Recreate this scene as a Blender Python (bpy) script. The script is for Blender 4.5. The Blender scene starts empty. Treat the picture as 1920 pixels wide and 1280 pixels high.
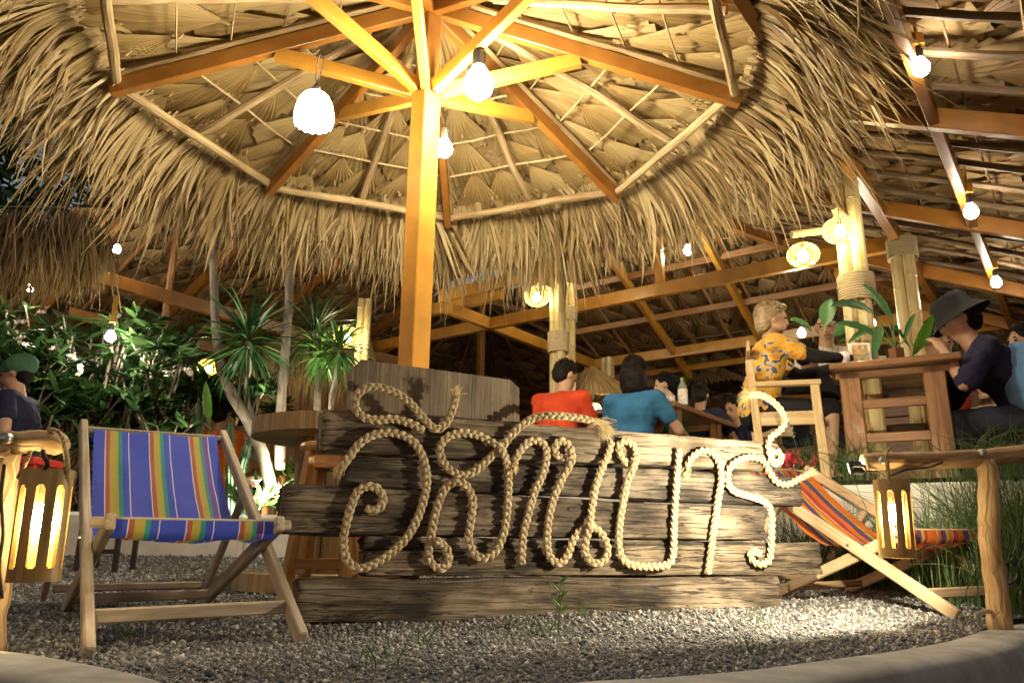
import bpy, math, random
import numpy as np
from mathutils import Vector, Matrix, noise
random.seed(11)
rng = np.random.default_rng(11)
S = bpy.context.scene
COL = S.collection

# ------------------------------------------------------------------ camera
FPX, PITCH, ROLL = 1453.9, 0.2670, 0.0138
CAM = np.array([0.0, 0.0, 0.30])
_cp, _sp, _c, _s = math.cos(PITCH), math.sin(PITCH), math.cos(ROLL), math.sin(ROLL)
FW = np.array([0, _cp, _sp])
_u0 = np.array([0, -_sp, _cp])
_r0 = np.array([1.0, 0, 0])
RT = _c * _r0 + _s * _u0
UP = -_s * _r0 + _c * _u0
cam_d = bpy.data.cameras.new('camera')
cam = bpy.data.objects.new('camera', cam_d)
COL.objects.link(cam)
cam_d.sensor_width = 36
cam_d.lens = 36 * FPX / 1920
cam_d.clip_start = 0.02
cam_d.clip_end = 400
cam.matrix_world = Matrix(((RT[0], UP[0], -FW[0], CAM[0]), (RT[1], UP[1], -FW[1], CAM[1]),
                           (RT[2], UP[2], -FW[2], CAM[2]), (0, 0, 0, 1)))
S.camera = cam

# ------------------------------------------------------------------ night sky, exposure
W = bpy.data.worlds.new('World')
S.world = W
W.use_nodes = True
_bg = W.node_tree.nodes['Background']
_sky = W.node_tree.nodes.new('ShaderNodeTexSky')
_sky.sky_type = 'NISHITA'
_sky.sun_disc = False
_sky.sun_elevation = math.radians(-0.3)
_sky.sun_rotation = math.radians(200)
W.node_tree.links.new(_sky.outputs[0], _bg.inputs[0])
_bg.inputs[1].default_value = 0.15
S.view_settings.view_transform = 'Standard'
S.view_settings.look = 'None'
S.view_settings.exposure = 1.7
S.view_settings.gamma = 1.0
S.view_settings.use_curve_mapping = False
S.render.engine = 'CYCLES'
S.cycles.use_denoising = True
S.cycles.max_bounces = 8
S.cycles.diffuse_bounces = 6
S.cycles.glossy_bounces = 3
S.cycles.transmission_bounces = 4
S.cycles.transparent_max_bounces = 6
S.cycles.sample_clamp_indirect = 8.0

# ------------------------------------------------------------------ helpers: where a pixel of the photo lies in the place
def ray(px, py):
    d = FW * FPX + RT * (px - 960) - UP * (py - 640)
    return d / np.linalg.norm(d)
def atY(px, py, y):
    d = ray(px, py); return CAM + d * (y / d[1])
def atZ(px, py, z):
    d = ray(px, py); return CAM + d * ((z - CAM[2]) / d[2])
def on_plane(px, py, P, n):
    d = ray(px, py); return CAM + d * (np.dot(P - CAM, n) / np.dot(d, n))
def A(*v): return np.array(v, float)
def nrm(v):
    v = np.asarray(v, float); return v / (np.linalg.norm(v) + 1e-12)
def ground_z(y):
    t = y - 2.0
    return 0.05 * t if t > 0 else 0.02 * t
Z3 = A(0, 0, 1)

# ------------------------------------------------------------------ helpers: objects
def empty(name, loc, label=None, cat=None, group=None, rz=0.0, kind=None):
    o = bpy.data.objects.new(name, None)
    o.empty_display_size = 0.1
    COL.objects.link(o)
    o.location = tuple(float(x) for x in loc)
    o.rotation_euler = (0, 0, rz)
    return tag(o, label, cat, group, kind)
def tag(o, label=None, cat=None, group=None, kind=None):
    if label: o['label'] = label
    if cat: o['category'] = cat
    if group: o['group'] = group
    if kind: o['kind'] = kind
    return o
def parent_to(o, p):
    o.parent = p
    if p is not None:
        M = root_matrix(p)
        o.matrix_parent_inverse = M.inverted()
def root_matrix(p):
    M = Matrix.LocRotScale(p.location, p.rotation_euler, p.scale)
    return M if p.parent is None else root_matrix(p.parent) @ p.matrix_parent_inverse @ M
def copy_tree(o, parent=None):
    c = o.copy(); COL.objects.link(c)
    if parent is not None: c.parent = parent
    for ch in list(o.children): copy_tree(ch, c)
    return c

class MB:
    """collects shapes, then becomes one mesh object (st = metres along / across the grain, rnd = one value per piece)"""
    def __init__(s):
        s.v, s.f, s.st, s.r, s.m, s.n = [], [], [], [], [], 0
    def add(s, V, F, ST=None, rnd=0.0, mi=0):
        V = np.asarray(V, float).reshape(-1, 3)
        s.v.append(V)
        s.st.append(np.zeros((len(V), 2)) if ST is None else np.asarray(ST, float).reshape(-1, 2))
        s.r.append(np.full(len(V), rnd) if np.isscalar(rnd) else np.asarray(rnd, float))
        n = s.n
        s.f.extend([tuple(i + n for i in f) for f in F])
        s.m.extend([mi] * len(F))
        s.n += len(V)
        return s
    def build(s, name, mat, parent=None, smooth=False, local=False):
        me = bpy.data.meshes.new(name)
        V = np.concatenate(s.v)
        me.from_pydata(V.tolist(), [], s.f)
        ST = np.concatenate(s.st)
        a = me.attributes.new('st', 'FLOAT_VECTOR', 'POINT')
        a.data.foreach_set('vector', np.column_stack([ST, np.zeros(len(ST))]).astype(np.float32).ravel())
        b = me.attributes.new('rnd', 'FLOAT', 'POINT')
        b.data.foreach_set('value', np.concatenate(s.r).astype(np.float32))
        for mm in (mat if isinstance(mat, (list, tuple)) else [mat]): me.materials.append(mm)
        if isinstance(mat, (list, tuple)):
            me.polygons.foreach_set('material_index', np.array(s.m, np.int32))
        if smooth: me.polygons.foreach_set('use_smooth', np.ones(len(me.polygons), bool))
        me.update()
        o = bpy.data.objects.new(name, me)
        COL.objects.link(o)
        if parent is not None:
            if local: o.parent = parent
            else: parent_to(o, parent)
        return o

def frames(P):
    P = np.asarray(P, float); n = len(P)
    T = np.gradient(P, axis=0)
    T /= (np.linalg.norm(T, axis=1, keepdims=True) + 1e-12)
    N = np.zeros_like(P)
    ref = A(0, 0, 1) if abs(T[0][2]) < 0.9 else A(1, 0, 0)
    N[0] = nrm(ref - T[0] * np.dot(ref, T[0]))
    for i in range(1, n):
        v = N[i-1] - T[i] * np.dot(N[i-1], T[i]); N[i] = nrm(v)
    return T, N, np.cross(T, N)
def tube(mb, P, r, sides=8, caps=True, rnd=0.0, mi=0, flat=1.0, s0=0.0):
    P = np.asarray(P, float); n = len(P)
    r = np.broadcast_to(np.asarray(r, float), (n,)) if np.ndim(r) < 2 else np.asarray(r)
    T, N, B = frames(P)
    L = np.concatenate([[0], np.cumsum(np.linalg.norm(np.diff(P, axis=0), axis=1))]) + s0
    k = sides + 1
    th = np.linspace(0, 2 * np.pi, k)
    V = np.zeros((n, k, 3)); ST = np.zeros((n, k, 2))
    for i in range(n):
        rr = r[i] if np.ndim(r) == 1 else r[i]
        V[i] = P[i] + (np.cos(th) * rr)[:, None] * N[i] + (np.sin(th) * rr * flat)[:, None] * B[i]
        ST[i, :, 0] = L[i]; ST[i, :, 1] = th * np.mean(rr)
    F = [(i*k+j, i*k+j+1, (i+1)*k+j+1, (i+1)*k+j) for i in range(n-1) for j in range(sides)]
    if caps:
        F.append(tuple(range(sides-1, -1, -1))); F.append(tuple((n-1)*k+j for j in range(sides)))
    return mb.add(V, F, ST, rnd, mi)
def seg(p, q, n=2):
    p, q = np.asarray(p, float), np.asarray(q, float)
    return [p + (q - p) * t for t in np.linspace(0, 1, n)]
def wobbly(p, q, n, amp, seed=0):
    P = np.array(seg(p, q, n)); rr = np.random.default_rng(abs(int(seed)))
    off = rr.normal(0, amp, (n, 3)); off[0] = off[-1] = 0
    for _ in range(1): off[1:-1] = (off[:-2] + off[1:-1] * 2 + off[2:]) / 4
    return P + off
def logp(mb, p, q, r0, r1=None, n=10, sides=9, amp=0.008, seed=0, rnd=0.0):
    """a round pole with bumps and a slight bend"""
    r1 = r0 if r1 is None else r1
    rr = np.random.default_rng(abs(int(seed)))
    P = wobbly(p, q, n, amp, seed)
    base = np.linspace(r0, r1, n)
    R = base[:, None] * (1 + rr.normal(0, 0.035, (n, sides + 1)) + rr.normal(0, 0.03, (n, 1)))
    R[:, -1] = R[:, 0]
    return tube(mb, P, R, sides, True, rnd)
def beam(mb, p, q, w, h, up=Z3, c=0.004, rnd=0.0, mi=0, ends=(0, 0)):
    """a sawn bar from p to q with chamfered edges; w across, h along up"""
    p, q = np.asarray(p, float), np.asarray(q, float)
    T = nrm(q - p); L = np.linalg.norm(q - p)
    X = np.cross(T, up)
    X = nrm(X) if np.linalg.norm(X) > 1e-6 else A(1, 0, 0)
    U = np.cross(X, T)
    a, b = w / 2, h / 2
    c = min(c, a * .45, b * .45, L * .3)
    sec = [(a-c, -b), (a, -b+c), (a, b-c), (a-c, b), (-a+c, b), (-a, b-c), (-a, -b+c), (-a+c, -b), (a-c, -b)]
    ins = [(x*(1-c/a), y*(1-c/b)) for x, y in sec]
    per = np.concatenate([[0], np.cumsum([math.dist(sec[i], sec[i+1]) for i in range(8)])])
    V, ST = [], []
    for t, ss in ((0, ins), (c, sec), (L-c, sec), (L, ins)):
        for (x, y), pp in zip(ss, per):
            V.append(p + T*t + X*x + U*y); ST.append((t, pp))
    F = [(i*9+j, (i+1)*9+j, (i+1)*9+j+1, i*9+j+1) for i in range(3) for j in range(8)]
    F.append(tuple(range(8))); F.append(tuple(27+j for j in range(7, -1, -1)))
    return mb.add(V, F, ST, rnd, mi)
def slab(mb, c, u, v, w, lx, ly, lz, ch=0.004, rnd=0.0, mi=0):
    """box with axes u, v, w and full sizes lx, ly, lz, centred at c"""
    c, u = np.asarray(c, float), nrm(u)
    return beam(mb, c - u*lx/2, c + u*lx/2, ly, lz, np.asarray(w, float), ch, rnd, mi)
def lathe(mb, c, prof, sides=20, axis=Z3, rnd=0.0, mi=0, ecc=1.0):
    c = np.asarray(c, float); ax = nrm(axis)
    X = nrm(np.cross(ax, A(0.3, 1, 0.2))); Y = np.cross(ax, X)
    k = sides + 1; th = np.linspace(0, 2*np.pi, k)
    V, ST = [], []
    L = 0.0
    for i, (r, z) in enumerate(prof):
        if i: L += math.dist(prof[i], prof[i-1])
        for t in th:
            V.append(c + ax*z + (X*math.cos(t) + Y*math.sin(t)*ecc)*r); ST.append((L, t*max(r, .01)))
    F = [(i*k+j, i*k+j+1, (i+1)*k+j+1, (i+1)*k+j) for i in range(len(prof)-1) for j in range(sides)]
    return mb.add(V, F, ST, rnd, mi)
def ellipsoid(mb, c, X, Y, Z, nu=14, nv=9, rnd=0.0, mi=0):
    c, X, Y, Z = [np.asarray(a, float) for a in (c, X, Y, Z)]
    V, ST = [], []
    for i in range(nv + 1):
        ph = -np.pi/2 + np.pi*i/nv
        for j in range(nu):
            t = 2*np.pi*j/nu
            V.append(c + X*math.cos(ph)*math.cos(t) + Y*math.cos(ph)*math.sin(t) + Z*math.sin(ph)); ST.append((t*.1, ph*.1))
    F = [(i*nu+j, i*nu+(j+1) % nu, (i+1)*nu+(j+1) % nu, (i+1)*nu+j) for i in range(nv) for j in range(nu)]
    return mb.add(V, F, ST, rnd, mi)
def strip(mb, P, w, up, fold=0.25, rnd=0.0, mi=0, tip=0.05, basew=0.6):
    """a leaf blade along P folded along its middle, pointed at its end"""
    P = np.asarray(P, float); n = len(P)
    T = np.gradient(P, axis=0); T /= np.linalg.norm(T, axis=1, keepdims=True) + 1e-12
    X = np.cross(T, up); X /= np.linalg.norm(X, axis=1, keepdims=True) + 1e-9
    N = np.cross(X, T)
    t = np.linspace(0, 1, n)
    ww = w * np.minimum(1, np.minimum(basew + t * 2.5, tip + (1 - t) * 2.2))
    a = P - X * ww[:, None] / 2; b = P - N * (ww * fold)[:, None]; c = P + X * ww[:, None] / 2
    V = np.stack([a, b, c], 1).reshape(-1, 3)
    L = np.concatenate([[0], np.cumsum(np.linalg.norm(np.diff(P, axis=0), axis=1))])
    ST = np.stack([np.stack([L, np.full(n, k)], 1) for k in (0, w/2, w)], 1).reshape(-1, 2)
    F = []
    for i in range(n-1):
        o, q = i*3, i*3+3
        F += [(o, o+1, q+1, q), (o+1, o+2, q+2, q+1)]
    return mb.add(V, F, ST, rnd, mi)
def catmull(P, step):
    P = np.asarray(P, float); out = []
    Q = np.vstack([2*P[0]-P[1], P, 2*P[-1]-P[-2]])
    for i in range(1, len(Q)-2):
        p0, p1, p2, p3 = Q[i-1:i+3]
        n = max(2, int(np.linalg.norm(p2-p1)/step*2))
        for t in np.linspace(0, 1, n, endpoint=False):
            out.append(.5*((2*p1)+(-p0+p2)*t+(2*p0-5*p1+4*p2-p3)*t*t+(-p0+3*p1-3*p2+p3)*t**3))
    out.append(P[-1]); out = np.array(out)
    L = np.concatenate([[0], np.cumsum(np.linalg.norm(np.diff(out, axis=0), axis=1))])
    s = np.linspace(0, L[-1], max(3, int(L[-1]/step)))
    return np.stack([np.interp(s, L, out[:, k]) for k in range(out.shape[1])], 1)

# ------------------------------------------------------------------ materials
def new_mat(name):
    m = bpy.data.materials.new(name); m.use_nodes = True
    nt = m.node_tree; b = nt.nodes['Principled BSDF']
    return m, nt, b
def N(nt, t, **kw):
    n = nt.nodes.new(t)
    for k, v in kw.items():
        if k.startswith('i_'): n.inputs[k[2:]].default_value = v
        elif k.startswith('n_'): n.inputs[int(k[2:])].default_value = v
        else: setattr(n, k, v)
    return n
def ramp(nt, stops, interp='LINEAR'):
    n = nt.nodes.new('ShaderNodeValToRGB'); cr = n.color_ramp; cr.interpolation = interp
    while len(cr.elements) < len(stops): cr.elements.new(0.5)
    for e, (p, c) in zip(cr.elements, stops):
        e.position = p; e.color = (c[0], c[1], c[2], 1)
    return n
def grain_vec(nt, sx, sy, obj=True):
    """st attribute scaled, shifted by a random amount per object and per piece"""
    at = N(nt, 'ShaderNodeAttribute', attribute_name='st')
    ar = N(nt, 'ShaderNodeAttribute', attribute_name='rnd')
    oi = N(nt, 'ShaderNodeObjectInfo')
    mp = N(nt, 'ShaderNodeMapping'); mp.inputs['Scale'].default_value = (sx, sy, 1)
    nt.links.new(at.outputs['Vector'], mp.inputs['Vector'])
    ad = N(nt, 'ShaderNodeMath', operation='ADD'); nt.links.new(oi.outputs['Random'], ad.inputs[0]); nt.links.new(ar.outputs['Fac'], ad.inputs[1])
    ml = N(nt, 'ShaderNodeMath', operation='MULTIPLY'); nt.links.new(ad.outputs[0], ml.inputs[0]); ml.inputs[1].default_value = 37.0
    va = N(nt, 'ShaderNodeVectorMath', operation='ADD'); nt.links.new(mp.outputs[0], va.inputs[0]); nt.links.new(ml.outputs[0], va.inputs[1])
    return va.outputs[0], ad.outputs[0]
def wood(name, dark, mid, light, rough=0.75, sx=2.5, sy=55, bump=0.4, blot=0.5, dist=0.004, cracks=0.0, tone=0.35, coat=0.0, detail=7.0, nrough=.62):
    m, nt, b = new_mat(name); L = nt.links.new
    v, piece = grain_vec(nt, sx, sy)
    n1 = N(nt, 'ShaderNodeTexNoise', i_Scale=1.0, i_Detail=detail, i_Roughness=nrough, i_Distortion=0.6); L(v, n1.inputs['Vector'])
    v2, _ = grain_vec(nt, 4.0, 7.0)
    n2 = N(nt, 'ShaderNodeTexNoise', i_Scale=1.0, i_Detail=4.0); L(v2, n2.inputs['Vector'])
    mix = N(nt, 'ShaderNodeMath', operation='MULTIPLY_ADD'); L(n2.outputs['Fac'], mix.inputs[0]); mix.inputs[1].default_value = blot
    s1 = N(nt, 'ShaderNodeMath', operation='SUBTRACT'); L(n1.outputs['Fac'], s1.inputs[0]); s1.inputs[1].default_value = blot * .5
    L(s1.outputs[0], mix.inputs[2])
    fr = N(nt, 'ShaderNodeMath', operation='FRACT'); m7 = N(nt, 'ShaderNodeMath', operation='MULTIPLY'); L(piece, m7.inputs[0]); m7.inputs[1].default_value = 7.31; L(m7.outputs[0], fr.inputs[0])
    tn = N(nt, 'ShaderNodeMath', operation='MULTIPLY_ADD'); L(fr.outputs[0], tn.inputs[0]); tn.inputs[1].default_value = tone * .4; 
    sb = N(nt, 'ShaderNodeMath', operation='SUBTRACT'); L(mix.outputs[0], sb.inputs[0]); sb.inputs[1].default_value = tone * .2
    L(sb.outputs[0], tn.inputs[2])
    cr = ramp(nt, [(0.25, dark), (0.5, mid), (0.75, light)]); L(tn.outputs[0], cr.inputs[0])
    col = cr.outputs[0]; hgt = n1.outputs['Fac']
    if cracks > 0:
        v3, _ = grain_vec(nt, 1.6, 30)
        n3 = N(nt, 'ShaderNodeTexNoise', i_Scale=1.0, i_Detail=5.0, i_Distortion=1.2); L(v3, n3.inputs['Vector'])
        ab = N(nt, 'ShaderNodeMath', operation='SUBTRACT'); L(n3.outputs['Fac'], ab.inputs[0]); ab.inputs[1].default_value = 0.5
        a2 = N(nt, 'ShaderNodeMath', operation='ABSOLUTE'); L(ab.outputs[0], a2.inputs[0])
        ss = N(nt, 'ShaderNodeMapRange'); ss.inputs[1].default_value = 0.0; ss.inputs[2].default_value = 0.022; L(a2.outputs[0], ss.inputs[0])
        mx = N(nt, 'ShaderNodeMix', data_type='RGBA'); mx.inputs['Factor'].default_value = 1
        cc = N(nt, 'ShaderNodeMath', operation='MULTIPLY_ADD'); L(ss.outputs[0], cc.inputs[0]); cc.inputs[1].default_value = cracks; cc.inputs[2].default_value = 1 - cracks
        mx.blend_type = 'MULTIPLY'; L(col, mx.inputs['A']); L(cc.outputs[0], mx.inputs['B']); col = mx.outputs['Result']
        hm = N(nt, 'ShaderNodeMath', operation='MULTIPLY'); L(hgt, hm.inputs[0]); L(ss.outputs[0], hm.inputs[1]); hgt = hm.outputs[0]
    L(col, b.inputs['Base Color'])
    b.inputs['Roughness'].default_value = rough
    b.inputs['Coat Weight'].default_value = coat
    bp = N(nt, 'ShaderNodeBump', i_Strength=bump, i_Distance=dist); L(hgt, bp.inputs['Height']); L(bp.outputs[0], b.inputs['Normal'])
    return m
def plain(name, col, rough=0.6, var=0.15, scale=12, bump=0.1, metal=0.0, spec=0.5, detail=4, dist=0.003):
    m, nt, b = new_mat(name); L = nt.links.new
    tc = N(nt, 'ShaderNodeTexCoord')
    n1 = N(nt, 'ShaderNodeTexNoise', i_Scale=scale, i_Detail=detail); L(tc.outputs['Object'], n1.inputs['Vector'])
    d = tuple(max(0, x*(1-var)) for x in col); l = tuple(min(1, x*(1+var)) for x in col)
    cr = ramp(nt, [(0.3, d), (0.7, l)]); L(n1.outputs['Fac'], cr.inputs[0]); L(cr.outputs[0], b.inputs['Base Color'])
    b.inputs['Roughness'].default_value = rough; b.inputs['Metallic'].default_value = metal
    b.inputs['Specular IOR Level'].default_value = spec
    if bump > 0:
        bp = N(nt, 'ShaderNodeBump', i_Strength=bump, i_Distance=dist); L(n1.outputs['Fac'], bp.inputs['Height']); L(bp.outputs[0], b.inputs['Normal'])
    return m
def leafy(name, stops, rough=0.5, trans=0.25, streak=60, bump=0.3, along=1.5, spec=0.4, sw=0.6):
    """dry or green leaf: colour differs from blade to blade (rnd), streaks run along st.x, some light passes through"""
    m, nt, b = new_mat(name); L = nt.links.new
    ar = N(nt, 'ShaderNodeAttribute', attribute_name='rnd')
    oi = N(nt, 'ShaderNodeObjectInfo')
    v, _ = grain_vec(nt, along, streak)
    n1 = N(nt, 'ShaderNodeTexNoise', i_Scale=1.0, i_Detail=4.0); L(v, n1.inputs['Vector'])
    ad = N(nt, 'ShaderNodeMath', operation='ADD'); L(ar.outputs['Fac'], ad.inputs[0]); L(oi.outputs['Random'], ad.inputs[1])
    fr = N(nt, 'ShaderNodeMath', operation='FRACT'); L(ad.outputs[0], fr.inputs[0])
    ma = N(nt, 'ShaderNodeMath', operation='MULTIPLY_ADD'); L(n1.outputs['Fac'], ma.inputs[0]); ma.inputs[1].default_value = sw
    mb_ = N(nt, 'ShaderNodeMath', operation='MULTIPLY_ADD'); L(fr.outputs[0], mb_.inputs[0]); mb_.inputs[1].default_value = 0.7; mb_.inputs[2].default_value = .15-sw/2
    L(mb_.outputs[0], ma.inputs[2])
    cr = ramp(nt, stops); L(ma.outputs[0], cr.inputs[0])
    L(cr.outputs[0], b.inputs['Base Color'])
    b.inputs['Roughness'].default_value = rough; b.inputs['Specular IOR Level'].default_value = spec
    bp = N(nt, 'ShaderNodeBump', i_Strength=bump, i_Distance=0.002); L(n1.outputs['Fac'], bp.inputs['Height']); L(bp.outputs[0], b.inputs['Normal'])
    if trans > 0:
        tr = N(nt, 'ShaderNodeBsdfTranslucent'); L(cr.outputs[0], tr.inputs['Color'])
        ms = N(nt, 'ShaderNodeMixShader'); ms.inputs[0].default_value = trans
        L(b.outputs[0], ms.inputs[1]); L(tr.outputs[0], ms.inputs[2]); L(ms.outputs[0], nt.nodes['Material Output'].inputs[0])
    return m
def glow(name, col, strength):
    m, nt, b = new_mat(name)
    b.inputs['Base Color'].default_value = (0.8, 0.8, 0.75, 1)
    b.inputs['Emission Color'].default_value = (*col, 1); b.inputs['Emission Strength'].default_value = strength
    return m
def stripes(name, stops, rough=0.7, base_noise=0.12):
    """woven cloth, stripes run the length of the cloth: st.y goes 0..1 across it"""
    m, nt, b = new_mat(name); L = nt.links.new
    at = N(nt, 'ShaderNodeAttribute', attribute_name='st')
    sp = N(nt, 'ShaderNodeSeparateXYZ'); L(at.outputs['Vector'], sp.inputs[0])
    cr = ramp(nt, stops, 'CONSTANT'); L(sp.outputs['Y'], cr.inputs[0])
    mp = N(nt, 'ShaderNodeMapping'); mp.inputs['Scale'].default_value = (30, 260, 1); L(at.outputs['Vector'], mp.inputs['Vector'])
    n1 = N(nt, 'ShaderNodeTexNoise', i_Scale=1.0, i_Detail=3.0); L(mp.outputs[0], n1.inputs['Vector'])
    mr = N(nt, 'ShaderNodeMapRange'); mr.inputs[3].default_value = 1 - base_noise*2; mr.inputs[4].default_value = 1 + base_noise*2; L(n1.outputs['Fac'], mr.inputs[0])
    mx = N(nt, 'ShaderNodeMix', data_type='RGBA', blend_type='MULTIPLY'); mx.inputs['Factor'].default_value = 1
    L(cr.outputs[0], mx.inputs['A']); L(mr.outputs[0], mx.inputs['B']); L(mx.outputs['Result'], b.inputs['Base Color'])
    mp2 = N(nt, 'ShaderNodeMapping'); mp2.inputs['Scale'].default_value = (9, 5, 1); L(at.outputs['Vector'], mp2.inputs['Vector'])
    n2 = N(nt, 'ShaderNodeTexNoise', i_Scale=1.0, i_Detail=3.0); L(mp2.outputs[0], n2.inputs['Vector'])
    hh = N(nt, 'ShaderNodeMath', operation='MULTIPLY_ADD'); L(n1.outputs['Fac'], hh.inputs[0]); hh.inputs[1].default_value = 0.15; L(n2.outputs['Fac'], hh.inputs[2])
    b.inputs['Roughness'].default_value = rough
    bp = N(nt, 'ShaderNodeBump', i_Strength=0.5, i_Distance=0.012); L(hh.outputs[0], bp.inputs['Height']); L(bp.outputs[0], b.inputs['Normal'])
    tr = N(nt, 'ShaderNodeBsdfTranslucent'); L(mx.outputs['Result'], tr.inputs['Color'])
    ms = N(nt, 'ShaderNodeMixShader'); ms.inputs[0].default_value = 0.3
    L(b.outputs[0], ms.inputs[1]); L(tr.outputs[0], ms.inputs[2]); L(ms.outputs[0], nt.nodes['Material Output'].inputs[0])
    return m

M = {}
M['sleeper'] = wood('old_sleeper_wood', (.018, .013, .009), (.105, .078, .052), (.28, .225, .16), .9, 5.0, 75, 1.0, 1.2, .012, .9, .35, detail=12, nrough=.72)
M['sleeper_dark'] = wood('charred_sleeper_wood', (.011, .008, .006), (.052, .038, .027), (.20, .165, .125), .9, 4.0, 60, 1.0, 1.5, .012, .95, .2, detail=12, nrough=.75)
M['sleeper_pale'] = wood('pale_sleeper_wood', (.036, .025, .016), (.155, .117, .076), (.32, .26, .19), .9, 4.5, 70, 1.0, 1.2, .011, .9, .2, detail=12, nrough=.72)
M['board'] = wood('weathered_board', (.06, .045, .031), (.15, .115, .078), (.25, .20, .14), .8, 1.2, 120, .5, .8, .003, .3)
M['deck'] = wood('weathered_deckchair_wood', (.16, .125, .09), (.32, .26, .19), (.47, .395, .31), .75, 2.5, 60, .3, .5, .002, .2, .3)
M['deck_pale'] = wood('pale_deckchair_wood', (.24, .16, .09), (.42, .30, .18), (.58, .45, .30), .65, 2.5, 60, .3, .5, .002, .2, .3)
M['log'] = wood('peeled_log', (.22, .125, .05), (.44, .29, .14), (.62, .46, .25), .7, 3.0, 55, .8, .6, .005, .45, .3)
M['hall_pole'] = wood('smoked_roof_pole', (.07, .04, .02), (.14, .088, .045), (.22, .15, .08), .7, 3.0, 55, .5, .7, .004, .3, .45)
M['stool_wood'] = wood('orange_varnished_wood', (.30, .13, .03), (.46, .23, .06), (.58, .33, .11), .35, 2.0, 45, .2, .5, .002, .2, .35, .25)
M['pole'] = wood('roof_pole_wood', (.20, .12, .05), (.36, .25, .12), (.52, .39, .21), .75, 3.0, 55, .5, .7, .004, .3, .45)
M['stick'] = wood('split_bamboo', (.24, .16, .075), (.40, .30, .15), (.55, .43, .24), .7, 3.0, 80, .4, .5, .003, .2, .4)
M['varnish'] = wood('varnished_timber', (.11, .048, .017), (.21, .10, .036), (.31, .165, .065), .4, 2.0, 45, .2, .5, .002, .2, .35, .25)
M['rafter_wood'] = wood('hall_timber', (.16, .07, .022), (.28, .14, .05), (.40, .22, .09), .55, 2.0, 40, .25, .5, .002, .2, .4)
M['pine'] = wood('pale_pine', (.33, .22, .10), (.50, .36, .18), (.62, .48, .28), .6, 2.0, 45, .2, .4, .002, .15, .3)
M['drum'] = wood('cable_drum_wood', (.18, .12, .06), (.34, .24, .12), (.48, .36, .20), .7, 2.0, 45, .4, .6, .003, .35, .5)
M['bamboo'] = wood('bamboo_pole', (.36, .27, .12), (.54, .42, .20), (.68, .56, .30), .35, 1.0, 30, .15, .5, .002, 0, .3, .2)
M['bamboo_dark'] = wood('lantern_bamboo', (.20, .12, .035), (.34, .21, .06), (.46, .30, .10), .45, 2, 40, .2, .5, .002, 0, .3, .2)
M['steel'] = plain('ochre_painted_steel', (.47, .225, .032), .34, .16, 7, .14, 0, .6)
M['steel_brown'] = plain('brown_painted_steel', (.27, .11, .018), .34, .2, 7, .14, 0, .6)
M['bracket'] = plain('yellow_lamp_bracket', (.55, .27, .03), .4)
M['black'] = plain('black_plastic', (.015, .015, .015), .45)
M['bolt'] = plain('galvanised_bolt', (.45, .43, .42), .35, .2, 40, .1, .9)
THATCH = [(0.0, (.26, .16, .055)), (0.35, (.40, .275, .105)), (0.7, (.51, .375, .165)), (1.0, (.60, .465, .235))]
M['fan'] = leafy('dry_fan_palm_leaf', THATCH, .55, .22, 70, .8, 1.0, .4, 1.3)
M['fringe'] = leafy('dry_palm_fringe', [(0.0, (.09, .052, .02)), (0.3, (.25, .165, .068)), (0.65, (.43, .315, .145)), (1.0, (.60, .485, .27))], .5, .2, 120, .4, 1.0, .4, .9)
M['hall_thatch'] = leafy('hall_palm_leaf', [(0.0, (.13, .07, .025)), (0.4, (.29, .18, .075)), (1.0, (.48, .345, .165))], .6, .15, 60, .5, 1.0)
M['straw'] = leafy('straw', [(0.0, (.20, .12, .045)), (0.5, (.38, .25, .10)), (1.0, (.55, .40, .19))], .6, .2, 100, .3, 1.0)
M['backing'] = plain('thatch_backing', (.26, .18, .075), .9, .4, 30, .4)
M['rope'] = leafy('manila_rope', [(0.0, (.30, .23, .13)), (0.5, (.45, .36, .22)), (1.0, (.58, .49, .33))], .8, .0, 900, .7, 25, .2)
M['twine'] = leafy('jute_twine', [(0.0, (.28, .19, .09)), (0.5, (.42, .31, .16)), (1.0, (.55, .43, .25))], .85, .0, 900, .6, 25, .2)
M['fibre'] = leafy('rope_fibre', [(0.0, (.50, .38, .18)), (1.0, (.72, .6, .35))], .8, .2, 200, .2, 3)
M['blue_cloth'] = stripes('blue_striped_canvas', (lambda B, R_, Y, T, P, Wt: [(0, B), (.085, Wt), (.092, R_), (.125, Y), (.185, T), (.215, B), (.262, Wt), (.27, B), (.425, Wt), (.433, R_), (.463, Y), (.515, T), (.545, B), (.592, Wt), (.60, B), (.755, Wt), (.763, R_), (.793, Y), (.845, T), (.872, P), (.915, Wt), (.923, B)])((.05, .085, .62), (.42, .11, .07), (.46, .40, .08), (.03, .30, .27), (.17, .08, .42), (.70, .68, .72)))
M['orange_cloth'] = stripes('orange_striped_canvas', (lambda O, R_, Y, P, Wt: [(0, O), (.13, P), (.19, Y), (.23, R_), (.27, O), (.40, Wt), (.412, O), (.46, P), (.53, Y), (.57, O), (.62, Wt), (.632, R_), (.70, O), (.78, P), (.86, Y), (.90, O)])((.66, .16, .02), (.45, .05, .03), (.50, .36, .06), (.10, .05, .18), (.62, .55, .45)))
M['gravel_base'] = plain('gravel_bed', (.07, .066, .062), .95, .5, 90, .8, 0, .3, 8, .01)
M['concrete'] = plain('smooth_concrete', (.30, .295, .29), .9, .22, 12, .35, 0, .3, 10, .004)
M['white_wall'] = plain('white_plaster', (.62, .60, .55), .85, .12, 5, .3, 0, .3, 6, .006)
M['soil'] = plain('dark_soil', (.05, .04, .03), .95, .4, 10, .5)
M['deck_floor'] = wood('terrace_floor_boards', (.10, .07, .05), (.18, .13, .09), (.26, .19, .13), .7)

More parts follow.
